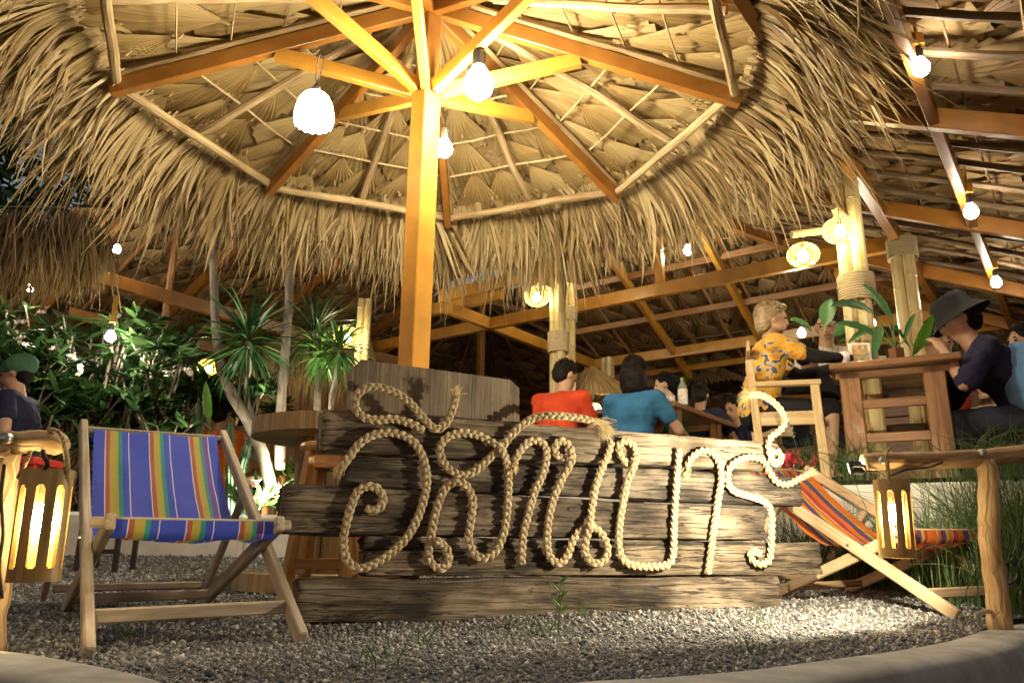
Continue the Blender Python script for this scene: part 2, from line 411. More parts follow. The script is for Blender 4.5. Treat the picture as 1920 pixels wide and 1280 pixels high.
# ================================================================== THE GROUND
def grid_sheet(name, xs, ys, zf, mat, kind='structure'):
    V = [(x, y, zf(x, y)) for y in ys for x in xs]
    nx = len(xs)
    F = [(j*nx+i, j*nx+i+1, (j+1)*nx+i+1, (j+1)*nx+i) for j in range(len(ys)-1) for i in range(nx-1)]
    o = MB().add(V, F, [(v[0], v[1]) for v in V]).build(name, mat, smooth=True)
    return tag(o, kind=kind)
grid_sheet('ground', np.linspace(-80, 80, 9), np.linspace(-60, 100, 9), lambda x, y: -0.16, M['soil'])

CURB_Z = 0.05
_inner = [atZ(px, py, CURB_Z)[:2] for px, py in ((0, 1217), (170, 1243), (330, 1281))]
_inner += [A(-.32, 1.245), A(-.08, 1.27)]
_inner += [atZ(px, py, CURB_Z)[:2] for px, py in ((1040, 1281), (1250, 1266), (1440, 1248), (1600, 1228), (1760, 1203), (1920, 1168))]
_inner = [A(-3.4, 4.6), A(-2.5, 3.1), A(-1.75, 2.25)] + _inner + [A(2.75, 3.3), A(3.6, 3.9)]
curb_path = catmull(np.array(_inner), 0.05)
# gravel bed inside the curb
bed = MB()
_cx = curb_path
V, F = [], []
NB = 40
for i, p in enumerate(_cx):
    for k in range(NB):
        t = (k / (NB - 1)) ** 1.5
        y = p[1] + (8.6 - p[1]) * t
        q = A(p[0] * (1 + .25 * t) , y)
        V.append((q[0], q[1], ground_z(q[1]) + .012 * noise.noise(Vector((q[0]*1.6, q[1]*1.6, 0)))))
for i in range(len(_cx)-1):
    for k in range(NB-1):
        a = i*NB+k; F.append((a, a+NB, a+NB+1, a+1))
tag(bed.add(V, F, [(v[0], v[1]) for v in V]).build('gravel_ground', M['gravel_base'], smooth=True), kind='structure')
def gz(x, y): return ground_z(y) + .012 * noise.noise(Vector((x*1.6, y*1.6, 0)))

# loose stones, far too many to count
def gravel():
    n = 138000
    yy = 1.22 * (7.0/1.22) ** rng.random(n)
    xx = (rng.random(n) * 2 - 1) * yy * .72
    inside = np.interp(xx, _cx[:, 0], _cx[:, 1])
    ok = (yy > inside + .004) & (yy < 7.4)
    xx, yy = xx[ok], yy[ok]; n = len(xx)
    zz = np.array([gz(a, b) for a, b in zip(xx, yy)])
    size = np.clip(rng.lognormal(-6.10, .50, n), .0011, .0075) * (0.70 + .24 * yy)
    cube = np.array([(1.3,0,0),(-1.3,0,0),(0,1.3,0),(0,-1.3,0),(0,0,1.3),(0,0,-1.3)], float)
    Vv = cube[None] * (1 + rng.normal(0, .28, (n, 6, 3)) + 0)
    Vv += rng.normal(0, .22, (n, 6, 3))
    Vv *= (rng.uniform(.55, 1.25, (n, 1, 3))) * size[:, None, None]
    q = rng.normal(size=(n, 4)); q /= np.linalg.norm(q, axis=1, keepdims=True)
    w, x, y, z = q.T
    R = np.stack([np.stack([1-2*(y*y+z*z), 2*(x*y-z*w), 2*(x*z+y*w)], -1), np.stack([2*(x*y+z*w), 1-2*(x*x+z*z), 2*(y*z-x*w)], -1),
                  np.stack([2*(x*z-y*w), 2*(y*z+x*w), 1-2*(x*x+y*y)], -1)], 1)
    Vv = np.einsum('nij,nkj->nki', R, Vv)
    Vv += np.stack([xx, yy, zz + size * .35], -1)[:, None, :]
    fc = np.array([(0,2,4),(2,1,4),(1,3,4),(3,0,4),(2,0,5),(1,2,5),(3,1,5),(0,3,5)])
    F = (fc[None] + (np.arange(n) * 6)[:, None, None]).reshape(-1)
    me = bpy.data.meshes.new('gravel_stones')
    me.vertices.add(n*6); me.vertices.foreach_set('co', Vv.astype(np.float32).ravel())
    me.loops.add(len(F)); me.loops.foreach_set('vertex_index', F.astype(np.int32))
    me.polygons.add(n*8); me.polygons.foreach_set('loop_start', np.arange(0, n*24, 3, dtype=np.int32))
    me.update(calc_edges=True)
    b = me.attributes.new('rnd', 'FLOAT', 'POINT'); b.data.foreach_set('value', np.repeat(rng.random(n), 6).astype(np.float32))
    m, nt, bs = new_mat('gravel_stone')
    at = N(nt, 'ShaderNodeAttribute', attribute_name='rnd')
    cr = ramp(nt, [(0, (.07, .07, .073)), (.4, (.15, .148, .152)), (.75, (.25, .243, .235)), (.93, (.35, .33, .30)), (1, (.48, .45, .4))])
    nt.links.new(at.outputs['Fac'], cr.inputs[0]); nt.links.new(cr.outputs[0], bs.inputs['Base Color']); bs.inputs['Roughness'].default_value = .85
    me.materials.append(m)
    o = bpy.data.objects.new('gravel_stones', me); COL.objects.link(o)
    tag(o, 'loose grey crushed gravel covering the patio around the sign', 'gravel', kind='stuff')
gravel()

# curved concrete edge of the patio
prof = [(-.004, -.16), (0, CURB_Z-.012), (.008, CURB_Z-.002), (.03, CURB_Z+.002), (.09, CURB_Z+.003), (.14, CURB_Z+.001), (.165, CURB_Z-.005), (.182, CURB_Z-.018), (.192, CURB_Z-.045), (.198, CURB_Z-.10), (.205, -.17)]
T2 = np.gradient(curb_path, axis=0); T2 /= np.linalg.norm(T2, axis=1, keepdims=True)
Nn = np.stack([T2[:, 1], -T2[:, 0]], 1)
V = []; ST = []
for i, p in enumerate(curb_path):
    wob = .006 * noise.noise(Vector((p[0]*3, p[1]*3, 2)))
    for d, z in prof:
        V.append((p[0] + Nn[i, 0]*(d+wob), p[1] + Nn[i, 1]*(d+wob), z + wob*.6)); ST.append((i*.05, d))
k = len(prof)
F = [(i*k+j, i*k+j+1, (i+1)*k+j+1, (i+1)*k+j) for i in range(len(curb_path)-1) for j in range(k-1)]
curb = MB().add(V, F, ST).build('patio_curb', M['concrete'], smooth=True)
tag(curb, kind='structure')

# raised dining terrace and its white retaining wall
TZ = 0.75
TE = [A(5.5, 2.45), A(3.3, 3.87), A(2.75, 4.25), A(2.2, 4.60), A(1.7, 4.88), A(1.2, 5.10), A(.5, 5.45), A(-.3, 5.85), A(-.3, 7.0)]
fl = MB()
top = [(p[0], p[1], TZ) for p in TE] + [(-.3, 16, TZ), (12, 16, TZ), (12, 2.45, TZ)]
fl.add(top, [tuple(range(len(top)))], [(p[0], p[1]) for p in top])
tag(fl.build('terrace_floor', M['deck_floor']), kind='structure')
wl = MB()
for a, b in zip(TE[:-1], TE[1:]):
    d = nrm(b - a); n2 = A(-d[1], d[0])
    pa, pb = A(a[0], a[1], 0), A(b[0], b[1], 0)
    beam(wl, pa + A(0, 0, .32), pb + A(0, 0, .32), .12, .80, Z3, .015)
tag(wl.build('retaining_wall', M['white_wall']), 'white plastered retaining wall under the raised dining terrace', 'wall')
# garden bed on the left behind a low white curb
gb = MB(); q = [(-9, 7.0, .54), (-.3, 7.0, .54), (-.3, 16, .6), (-9, 16, .6)]
gb.add(q, [(0, 1, 2, 3)], [(p[0], p[1]) for p in q])
tag(gb.build('garden_bed', M['soil']), kind='structure')
lw = MB()
pts = [A(-6.5, 6.3, 0), A(-3.4, 6.95, 0), A(-2.3, 6.98, 0), A(-1.3, 6.95, 0), A(-.38, 6.8, 0)]
for a, b in zip(pts[:-1], pts[1:]): beam(lw, a + A(0, 0, .36), b + A(0, 0, .36), .16, .48, Z3, .03)
tag(lw.build('garden_wall', M['white_wall']), 'low white plaster wall edging the planting bed behind the blue deckchair', 'wall')

# ================================================================== THE GAZEBO
GC = A(-.521, 4.0, 0)
R_END, Z_END, Z_HUB, Z_APEX = 1.836, 2.838, 2.903, 3.405
SL = (Z_APEX - Z_END) / (R_END - .08)
def gp(R, th, dz=0.0): return GC + A(R*math.cos(th), R*math.sin(th), Z_APEX - SL*(R-.08) + dz)
gaz = empty('thatched_gazebo', (GC[0], GC[1], ground_z(4)), 'round palm thatched gazebo on one ochre steel post with ragged hanging fringe', 'gazebo')
mb = MB()
beam(mb, GC + A(0, 0, ground_z(4)-.1), GC + A(0, 0, Z_HUB+.03), .122, .122, nrm(A(1, 1.12, 0)), .005)
mb.build('post', M['steel'], gaz)
mb = MB(); beam(mb, GC + A(0, 0, Z_HUB+.03), GC + A(0, 0, Z_APEX+.12), .10, .10, nrm(A(1, 1, 0)), .005); mb.build('king_post', M['steel_brown'], gaz)
for k in range(8):
    th = k*math.pi/4 + .007
    d = A(math.cos(th), math.sin(th), 0)
    mb = MB(); a, b = gp(.06, th, .05), gp(R_END+.01, th, .05); up = nrm(np.cross(b - a, np.cross(Z3, d)) * -1); up = up if up[2] > 0 else -up
    beam(mb, a, b, .052, .10, up, .004); mb.build('rafter', M['steel_brown'], gaz)
    mb = MB(); beam(mb, GC + A(0, 0, Z_HUB) + d*.075, gp(.90, th, -.005), .05, .085, Z3, .004); mb.build('strut', M['steel'], gaz)
    mb = MB(); logp(mb, gp(.25, th, .135), gp(R_END+.06, th, .128), .03, .034, 12, 8, .008, 40+k); mb.build('roof_pole', M['pole'], gaz)
    t2 = th + math.pi/8; Rm = R_END * math.cos(math.pi/8)
    mb = MB(); logp(mb, gp(.42, t2, .12), gp(Rm + .02, t2, .10), .022, .028, 10, 8, .010, 60+k); mb.build('roof_pole', M['pole'], gaz)
    a, b = gp(R_END-.02, th, .07), gp(R_END-.02, th+math.pi/4, .07)
    e = nrm(b - a)
    mb = MB(); logp(mb, a - e*.02 + A(0, 0, .012), b + e*.03 - A(0, 0, .006), .030, .026, 10, 9, .006, 80+k); mb.build('ring_pole', M['pole'], gaz)
    for R in (.55, .86, 1.17, 1.48):
        mb = MB(); a, b = gp(R, th+.02, .165), gp(R, th+math.pi/4-.02, .165)
        mid = (a + b)/2
        P = [a, a*.5+mid*.5 + A(0, 0, rng.normal(0, .006)), mid + A(0, 0, .004), b*.5+mid*.5 + A(0, 0, rng.normal(0, .006)), b]
        tube(mb, P, .0085, 6, True, rng.random(), 0, .6); mb.build('tie_stick', M['stick'], gaz)

def fan_mesh(name, mat, length, half, n, seed, nr=4, pleat=.011):
    rr = np.random.default_rng(abs(int(seed)))
    V, ST, RR = [], [], []
    k = 2*n + 1
    ang = np.linspace(-half, half, k)
    lens = length * (1 - .25 * (np.abs(ang)/half)**2) * (1 + rr.normal(0, .03, k))
    for i in range(nr+1):
        t = (i / nr)
        for j in range(k):
            r = .02 + t * lens[j]
            z = (pleat if j % 2 else -pleat) * min(1, t*1.6) * (r/length) * 1.6 + .05*t*t*length
            z += .02 * noise.noise(Vector((r*6, ang[j]*4, seed)))*t
            V.append((r*math.sin(ang[j]), r*math.cos(ang[j]), z)); ST.append((r, ang[j]*.5)); RR.append(0)
    F = [(i*k+j, i*k+j+1, (i+1)*k+j+1, (i+1)*k+j) for i in range(nr) for j in range(k-1)]
    mb = MB().add(V, F, ST, 0.0)
    # the folded stem end, tied on
    tube(mb, [(0, -.045, -.002), (.004, -.01, -.012), (0, .03, -.006)], [.006, .011, .004], 5, True, .1)
    o = mb.build(name, mat)
    me = o.data; bpy.data.objects.remove(o)
    return me
FANS = [fan_mesh('palm_leaf', M['fan'], L, h, n, s) for L, h, n, s in ((.58, .56, 12, 1), (.62, .50, 11, 2), (.55, .64, 13, 3), (.60, .54, 12, 4), (.57, .60, 11, 5), (.50, .48, 10, 6))]
def put(me, name, o, X, Y, Zv, parent, s=1.0):
    ob = bpy.data.objects.new(name, me); COL.objects.link(ob)
    mtx = Matrix(((X[0]*s, Y[0]*s, Zv[0]*s, o[0]), (X[1]*s, Y[1]*s, Zv[1]*s, o[1]), (X[2]*s, Y[2]*s, Zv[2]*s, o[2]), (0, 0, 0, 1)))
    if parent is not None:
        ob.parent = parent; ob.matrix_parent_inverse = root_matrix(parent).inverted()
    ob.matrix_basis = mtx
    return ob
def put_leaf(me, o, down, normal, parent, s=1.0, spin=0.0, tilt=0.0, name='palm_leaf'):
    Y = nrm(down); Zv = nrm(normal - Y*np.dot(normal, Y)); X = np.cross(Y, Zv)
    c, sn = math.cos(spin), math.sin(spin); Y, X = Y*c + X*sn, X*c - Y*sn
    c, sn = math.cos(tilt), math.sin(tilt); Y, Zv = Y*c + Zv*sn, Zv*c - Y*sn
    return put(me, name, o, X, Y, Zv, parent, s)
for R, cnt in ((.16, 7), (.55, 15), (.86, 22), (1.17, 30), (1.48, 38), (1.74, 44)):
    for j in range(cnt):
        th = 2*math.pi*(j + rng.uniform(-.22, .22))/cnt + R*3
        d = A(math.cos(th), math.sin(th), -SL)
        o = gp(R - rng.uniform(.0, .05), th, .180 + rng.uniform(-.008, .008))
        nn = A(math.cos(th)*SL, math.sin(th)*SL, 1)
        put_leaf(FANS[rng.integers(6)], o, d, nn, gaz, rng.uniform(.9, 1.12), rng.normal(0, .17), .10 + rng.normal(0, .025))
# cover laid over the leaves
mb = MB(); lathe(mb, GC, [(.02, Z_APEX+.33), (.6, Z_APEX+.30-SL*.52), (1.2, Z_APEX+.30-SL*1.12), (1.95, Z_APEX+.30-SL*1.87), (2.25, Z_APEX+.20-SL*2.17)], 32)
mb.build('thatch_cover', M['backing'], gaz)
# the hanging fringe: every leaf splits into a dozen ribbons
def fringe(mb, leaves_n, R0, L0, w0, drop0, drop1, seed, dz, ribbons, spread):
    rr = np.random.default_rng(seed)
    for _ in range(leaves_n):
        th0 = rr.uniform(0, 2*math.pi); R = rr.uniform(*R0); Lf = rr.uniform(*L0) * (1 + .13*math.sin(th0*5+1) + .09*math.sin(th0*13))
        sw0 = rr.normal(0, .13); a00 = rr.uniform(.36, .58); a10 = rr.uniform(drop0, drop1); tone = rr.random(); lift = rr.uniform(-.04, .07)
        m = rr.integers(*ribbons)
        for q in range(m):
            f = (q + .5)/m*2 - 1
            th = th0 + f*.045; L = Lf*(1 - .22*f*f)*rr.uniform(.72, 1.1)
            p = gp(R + rr.uniform(-.02, .02), th, dz + lift + rr.uniform(-.008, .008))
            o = A(math.cos(th), math.sin(th), 0); tg = A(-math.sin(th), math.cos(th), 0)
            sw = sw0 + f*spread + rr.normal(0, .05); a0 = a00 + rr.normal(0, .03); a1 = a10 + rr.normal(0, .14); curl = rr.normal(0, .12)
            n = 7; P = [p]; ds = L/(n-1); kink = rr.integers(2, 6); kv = rr.normal(0, .09)
            for i in range(1, n):
                t = i/(n-1); a = a0 + (a1-a0)*t**.8 + (kv if i >= kink else 0)
                d = o*math.cos(a) - Z3*math.sin(a) + tg*(sw + curl*t*t)
                P.append(P[-1] + nrm(d)*ds)
            side = nrm(o*math.sin(a0) + Z3*math.cos(a0) + tg*rr.normal(0, .45))
            strip(mb, P, rr.uniform(*w0), side, rr.uniform(.1, .5), (tone*.8 + rr.random()*.35) % 1, 0, .04, .8)
mb = MB()
fringe(mb, 190, (1.78, 1.92), (.38, .58), (.026, .050), .55, .85, 1, .17, (9, 13), .20)
fringe(mb, 300, (1.82, 2.02), (.50, .80), (.014, .036), .75, 1.28, 2, .15, (8, 13), .24)
fringe(mb, 230, (1.92, 2.18), (.38, .78), (.010, .028), .9, 1.42, 3, .13, (7, 12), .26)
fringe(mb, 90, (1.85, 2.15), (.70, 1.0), (.005, .014), .85, 1.40, 4, .12, (3, 7), .2)
tag(mb.build('palm_fringe', M['fringe'], gaz), kind='stuff')

# ================================================================== THE DINING HALL (hipped thatch on steel and bamboo)
E1, E2, HP = A(.593, .805, 0), A(-.805, .593, 0), A(2.345, 4.915, 0)
ZP, PT = 3.0, .466
def hp(a, b, z): return HP + E1*a + E2*b + A(0, 0, z)
hall = empty('dining_hall', hp(2, 4, TZ), 'long open dining hall with hipped palm thatch roof on bamboo columns', 'hall')
HF = [fan_mesh('roof_leaf', M['hall_thatch'], L, h, n, s, 2, .014) for L, h, n, s in ((.42, .66, 7, 11), (.46, .56, 6, 12), (.40, .72, 8, 13))]
hall_leaves = []
def roof_field(orig, du, dv, U, Vv, keep, row=.31, col=.27):
    """leaf tips run down -dv; orig on the eave line, du along it, dv up the slope (unit vectors)"""
    nrmv = nrm(np.cross(du, dv)); nrmv = nrmv if nrmv[2] > 0 else -nrmv
    v = Vv[0]
    while v < Vv[1]:
        u = U[0]
        while u < U[1]:
            uu = u + rng.uniform(-.05, .05)
            if keep(uu, v):
                hall_leaves.append((orig + du*uu + dv*(v + rng.uniform(-.03, .03)) + nrmv*.10, -dv, nrmv, rng.normal(0, .18), .12 + rng.normal(0, .03)))
            u += col
        v += row
def roof_wood(orig, du, dv, U, Vv, keep, log_step, stick_step, mat_log, r=.03, leafdz=.06):
    nrmv = nrm(np.cross(du, dv)); nrmv = nrmv if nrmv[2] > 0 else -nrmv
    def run(fix, lo, hi, along_v):
        t = np.linspace(lo, hi, 60); ok = [keep(fix, x) if along_v else keep(x, fix) for x in t]
        idx = [i for i, k in enumerate(ok) if k]
        return (t[idx[0]], t[idx[-1]]) if len(idx) > 3 else None
    u = U[0] + .1; i = 0
    while u < U[1]:
        s = run(u, Vv[0], Vv[1], True)
        if s:
            mb = MB(); logp(mb, orig + du*u + dv*s[0], orig + du*(u + rng.normal(0, .03)) + dv*s[1], r, r*.85, 12, 7, .012, int(u*100+50)); mb.build('rafter_pole', mat_log, hall)
        u += log_step
    v = Vv[0] + .15
    while v < Vv[1]:
        s = run(v, U[0], U[1], False)
        if s:
            mb = MB(); P = wobbly(orig + du*s[0] + dv*v + nrmv*.045, orig + du*s[1] + dv*v + nrmv*.045, 14, .008, int(v*77))
            tube(mb, P, .011, 5, True, rng.random(), 0, .6); mb.build('tie_stick', M['hall_pole'], hall)
        v += stick_step
    # what lies over the leaves
    q = []
    UU = np.linspace(U[0], U[1], 30)
    mb = MB()
    for a, b in zip(UU[:-1], UU[1:]):
        sa = run((a+b)/2, Vv[0], Vv[1], True)
        if sa:
            c = [orig + du*a + dv*(sa[0]-.1), orig + du*b + dv*(sa[0]-.1), orig + du*b + dv*(sa[1]+.1), orig + du*a + dv*(sa[1]+.1)]
            mb.add([x + nrmv*.21 for x in c], [(0, 1, 2, 3)])
    mb.build('thatch_cover', M['backing'], hall)
_c = 1/math.hypot(1, PT); _s2 = PT*_c
# right slope: eave line at b=0 over the columns, overhanging to b=-1.4
DV = nrm(E2 + A(0, 0, PT)); kR = lambda u, v: (u < .9 or True) and (v*_c) < max(1.2, 4.4 - max(u, 0)) and (v*_c < (1.3 if u < -.6 else 9))  and u + max(v*_c, 0) < 4.5
OR = hp(0, 0, 3.12)
roof_field(OR, E1, DV, (-3.6, 4.9), (-1.55, 4.6), kR)
roof_wood(OR, E1, DV, (-3.6, 4.9), (-1.55, 4.6), kR, .36, .55, M['hall_pole'], .024)
# far hip: eave line at a=4.3
DVF = nrm(-E1 + A(0, 0, PT)); OF = hp(4.3, 0, 3.12)
kF = lambda u, v: (u > v*_c - .25) and u < 4.75
roof_field(OF, E2, DVF, (-.6, 4.7), (-.7, 4.6), kF)
roof_wood(OF, E2, DVF, (-.6, 4.7), (-.7, 4.6), kF, .50, .55, M['rafter_wood'], .022)
# left slope: eave line at b=9
DVL = nrm(-E2 + A(0, 0, PT)); OL = hp(0, 8.6, 3.12)
kL = lambda u, v: True
roof_field(OL, E1, DVL, (-1.75, 3.2), (-.7, 3.6), kL, .33, .30)
roof_wood(OL, E1, DVL, (-1.75, 3.2), (-.7, 3.6), kL, .50, .55, M['rafter_wood'], .024)
# a pyramid roof beyond the tie beam
PA = A(-.52, 12.6, 0); PH, PZ, HS = 2.9, 2.95, 3.3
PZA = PZ + 1.55
f1, f2 = nrm(A(.76, .65, 0)), nrm(A(-.65, .76, 0))
for du, back in ((f1, f2), (f2, f1)):
    o = PA + back*HS + A(0, 0, PZ+.1); sl = HS; dv = nrm(-back*HS + A(0, 0, PZA-PZ)); Ls = math.hypot(HS, PZA-PZ)
    kP = lambda u, v, Ls=Ls: abs(u) < HS*(1 - v/Ls) + .1
    roof_field(o, du, dv, (-HS, HS), (-.3, Ls), kP, .36, .34)
    roof_wood(o, du, dv, (-HS, HS), (-.3, Ls), kP, 9, .5, M['rafter_wood'])
    apex = PA + A(0, 0, PZA)
    for t in (-1, -.5, 0, .5, 1):
        e = PA + back*HS + du*HS*t + A(0, 0, PZ)
        mb = MB(); beam(mb, apex, e, .05 if t in (-1, 1) else .035, .10 if t in (-1, 1) else .06); mb.build('hip_rafter', M['rafter_wood'], hall)
mb = MB(); beam(mb, PA + A(0, 0, PZA+.26), PA + (f1+f2)*(HS+.3) + A(0, 0, PZ+.12), .9, .02); mb.build('hip_cover', M['backing'], hall)
mb = MB(); beam(mb, PA + A(0, 0, 2.6), PA + A(0, 0, PZA), .10, .10, f1); mb.build('king_post', M['steel_brown'], hall)
# leaves: the nearest 300 one by one, the rest as one mass
hall_leaves.sort(key=lambda L: np.linalg.norm(L[0]-CAM))
def vis(L):
    v = L[0]-CAM; d = v @ FW
    if d < .5: return False
    x, y = 960+FPX*(v@RT)/d, 640-FPX*(v@UP)/d
    return -40 < x < 1960 and -40 < y < 820 and not (300 < x < 1300 and y < 420) and not (x < 700 and y < 430)
seen = [L for L in hall_leaves if vis(L)]; hid = [L for L in hall_leaves if not vis(L)]
for L in seen[:300]: put_leaf(HF[rng.integers(3)], L[0], L[1], L[2], hall, rng.uniform(.9, 1.1), L[3], L[4], 'roof_leaf')
mb = MB()
hfv = []
for me in HF:
    v = np.zeros(len(me.vertices)*3); me.vertices.foreach_get('co', v); hfv.append((v.reshape(-1, 3), [tuple(p.vertices) for p in me.polygons]))
for L in seen[300:] + hid:
    v, f = hfv[rng.integers(3)]
    Y = nrm(L[1]); Zv = nrm(L[2]); X = np.cross(Y, Zv); c, sn = math.cos(L[3]), math.sin(L[3]); Y, X = Y*c+X*sn, X*c-Y*sn
    c, sn = math.cos(L[4]), math.sin(L[4]); Y, Zv = Y*c+Zv*sn, Zv*c-Y*sn
    mb.add(L[0] + v[:, :1]*X + v[:, 1:2]*Y + v[:, 2:]*Zv, f, np.column_stack([v[:, 1], np.arctan2(v[:, 0], v[:, 1])*.5]), rng.random())
tag(mb.build('roof_leaves', M['hall_thatch'], hall), kind='stuff')
# steel: wall plates, ties, purlins
def hbeam(name, a0, b0, a1, b1, z, w=.07, h=.14, mat='steel_brown', z1=None):
    mb = MB(); beam(mb, hp(a0, b0, z), hp(a1, b1, z if z1 is None else z1), w, h); return mb.build(name, M[mat], hall)
hbeam('wall_plate', -3.4, 0, 4.4, 0, ZP)
hbeam('wall_plate', 4.3, -.3, 4.3, 4.72, ZP, mat='steel')
hbeam('tie_beam', 1.8, .05, 1.8, 6.6, ZP, mat='steel')
hbeam('tie_beam', 1.0, 4.58, 4.25, 4.58, ZP, mat='steel')
hbeam('tie_beam', 1.35, 4.05, 1.35, 5.1, ZP+.16, mat='steel')
hbeam('tie_beam', .9, 2.5, .9, 4.6, ZP+.1, mat='steel')
hbeam('king_post', 1.8, 2.3, 1.8, 2.32, ZP+.07, .08, .08, 'steel', ZP+1.2)
hbeam('purlin', -3.4, -.62, 4.7, -.62, 3.12-.62*PT-.09, .06, .12)
hbeam('purlin', -3.4, -1.12, 4.7, -1.12, 3.12-1.12*PT-.09, .06, .12)
for a in (-2.6, -.75, 1.0, 2.7, 4.2): hbeam('principal_rafter', a, -1.45, a, 1.15, 3.12-1.45*PT-.10, .06, .12, 'steel_brown', 3.12+1.15*PT-.10)
for v, w in ((.6, .05), (1.35, .05), (2.2, .05)): hbeam('purlin', 4.3-v, max(0, v-.2), 4.3-v, 4.7, 3.12+v*PT-.06, w, .08, 'rafter_wood')
hbeam('purlin', 4.72, -.5, 4.72, 4.7, 3.12-.42*PT-.06, .05, .08, 'steel')
for b in (.9, 2.1, 3.3): hbeam('principal_rafter', 4.8, b, 4.3-min(b, 2.4), b, 3.12-.5*PT-.12, .06, .11, 'steel', 3.12+min(b, 2.4)*PT-.12)
mb = MB(); beam(mb, hp(4.7, -.4, 2.92), hp(.3, 4.0, 3.12+4.0*PT-.1), .06, .12); mb.build('hip_rafter', M['steel_brown'], hall)
hbeam('tie_beam', -1.8, 6.92, 3.0, 6.92, ZP, mat='steel_brown')
hbeam('wall_plate', -1.35, 8.5, 3.0, 8.5, ZP)
hbeam('purlin', -1.7, 7.8, 3.0, 7.8, ZP+.35, .05, .08, 'rafter_wood')
hbeam('purlin', -1.7, 6.3, 3.0, 6.3, ZP+1.05, .05, .08, 'rafter_wood')
for a in (-1.6, -.3, 1.0, 2.6): hbeam('principal_rafter', a, 9.2, a, 5.9, 2.75, .06, .11, 'steel_brown', 4.27)
# bamboo columns in bundles, bound with rope
def bamboo(mb, p, q, r, seed, tw=0.0):
    rr = np.random.default_rng(abs(int(seed))); L = np.linalg.norm(q-p); T = nrm(q-p); P, R = [], []
    t = rr.uniform(.05, .3)
    P.append(p); R.append(r)
    while t < L-.04:
        for dt, k in ((-.02, 1.0), (-.006, 1.08), (.0, .96), (.006, 1.08), (.02, 1.0)): P.append(p + T*(t+dt)); R.append(r*k)
        t += rr.uniform(.26, .36)
    P.append(q); R.append(r*.97)
    return tube(mb, P, R, 10, True, rr.random())
def column(px_top, z0, z1, r, n, wraps, seed, spot):
    for k in range(n):
        a = 2*math.pi*k/n + seed
        rr = r*1.08 if n > 1 else 0
        mb = MB(); bamboo(mb, A(spot[0]+rr*math.cos(a), spot[1]+rr*math.sin(a), z0), A(spot[0]+rr*math.cos(a), spot[1]+rr*math.sin(a), z1), r, seed*10+k)
        mb.build('bamboo_column', M['bamboo'], hall)
    for zc, h in wraps:
        mb = MB(); P = []
        tn = int(h/.017); R = r*(2.3 if n > 1 else 1.05)
        for i in range(tn*16+1): t = 2*math.pi*i/16; P.append((spot[0]+R*math.cos(t), spot[1]+R*math.sin(t), zc-h/2+h*i/(tn*16)))
        tube(mb, P, .0105, 6, True, .5); mb.build('rope_binding', M['rope'], hall)
c1 = atY(1598, 470, 5.15); column(None, TZ, 3.02, .05, 3, [(atY(1605, 543, 5.15)[2], .20)], 3, c1)
c2 = atZ(1690, 458, 2.93); column(None, TZ, 3.0, .05, 3, [(atY(1684, 468, c2[1])[2], .18)], 5, c2)
c3 = atY(1047, 620, 6.9); column(None, TZ, 3.2, .04, 3, [(atY(1047, 643, 6.9)[2], .19)], 7, c3)
c4 = atY(1066, 620, 7.6); column(None, TZ, 3.0, .034, 3, [(atY(1066, 590, 7.6)[2], .14)], 8, c4)
c5 = atY(1140, 700, 10.5); column(None, TZ, 2.95, .05, 3, [], 9, c5)
c6 = atY(680, 640, 8.2); column(None, TZ, 3.0, .04, 3, [], 10, c6)
mb = MB(); bamboo(mb, atY(1484, 440, 5.2), atY(1610, 424, 5.25), .028, 31); mb.build('lantern_arm', M['bamboo'], hall)
mb = MB(); bamboo(mb, atY(1562, 388, 5.0), c1 + A(0, 0, atY(1600, 420, 5.2)[2]-c1[2]), .028, 32); mb.build('lantern_arm', M['bamboo'], hall)
mb = MB(); bamboo(mb, atY(1006, 530, 6.85), atY(1046, 545, 6.9), .022, 33); mb.build('lantern_arm', M['bamboo'], hall)
# board wall of the hall's kitchen, far right
kw = empty('timber_wall', atY(1360, 800, 10.5), 'wall of wide brown boards with a pale post, behind the dining tables', 'wall')
for i in range(7):
    z0 = TZ + .02 + i*.28
    mb = MB(); beam(mb, hp(6.2, .5, z0+.14), hp(6.2, 2.9, z0+.14), .03, .262, Z3, .006, rng.random()); mb.build('board', M['varnish'] if i > 2 else M['rafter_wood'], kw)
for b in (.5, 2.62): mb = MB(); beam(mb, hp(6.15, b, TZ), hp(6.15, b, 2.75), .08, .08); mb.build('post', M['pine'], kw)
bw = empty('backdrop_screen', hp(8.5, 5, TZ), 'screen of upright canes added to hide the sky behind the hall', 'screen')  # added backdrop that keeps sky glow out of the gaps behind the hall
for i in range(66):
    b = -6.5 + i*.28
    mb = MB(); tube(mb, [hp(8.6, b, TZ-.2), hp(8.6, b+.01, 4.5+rng.uniform(-.1, .1))], .165, 8, True, rng.random()); mb.build('cane', M['rafter_wood'], bw)

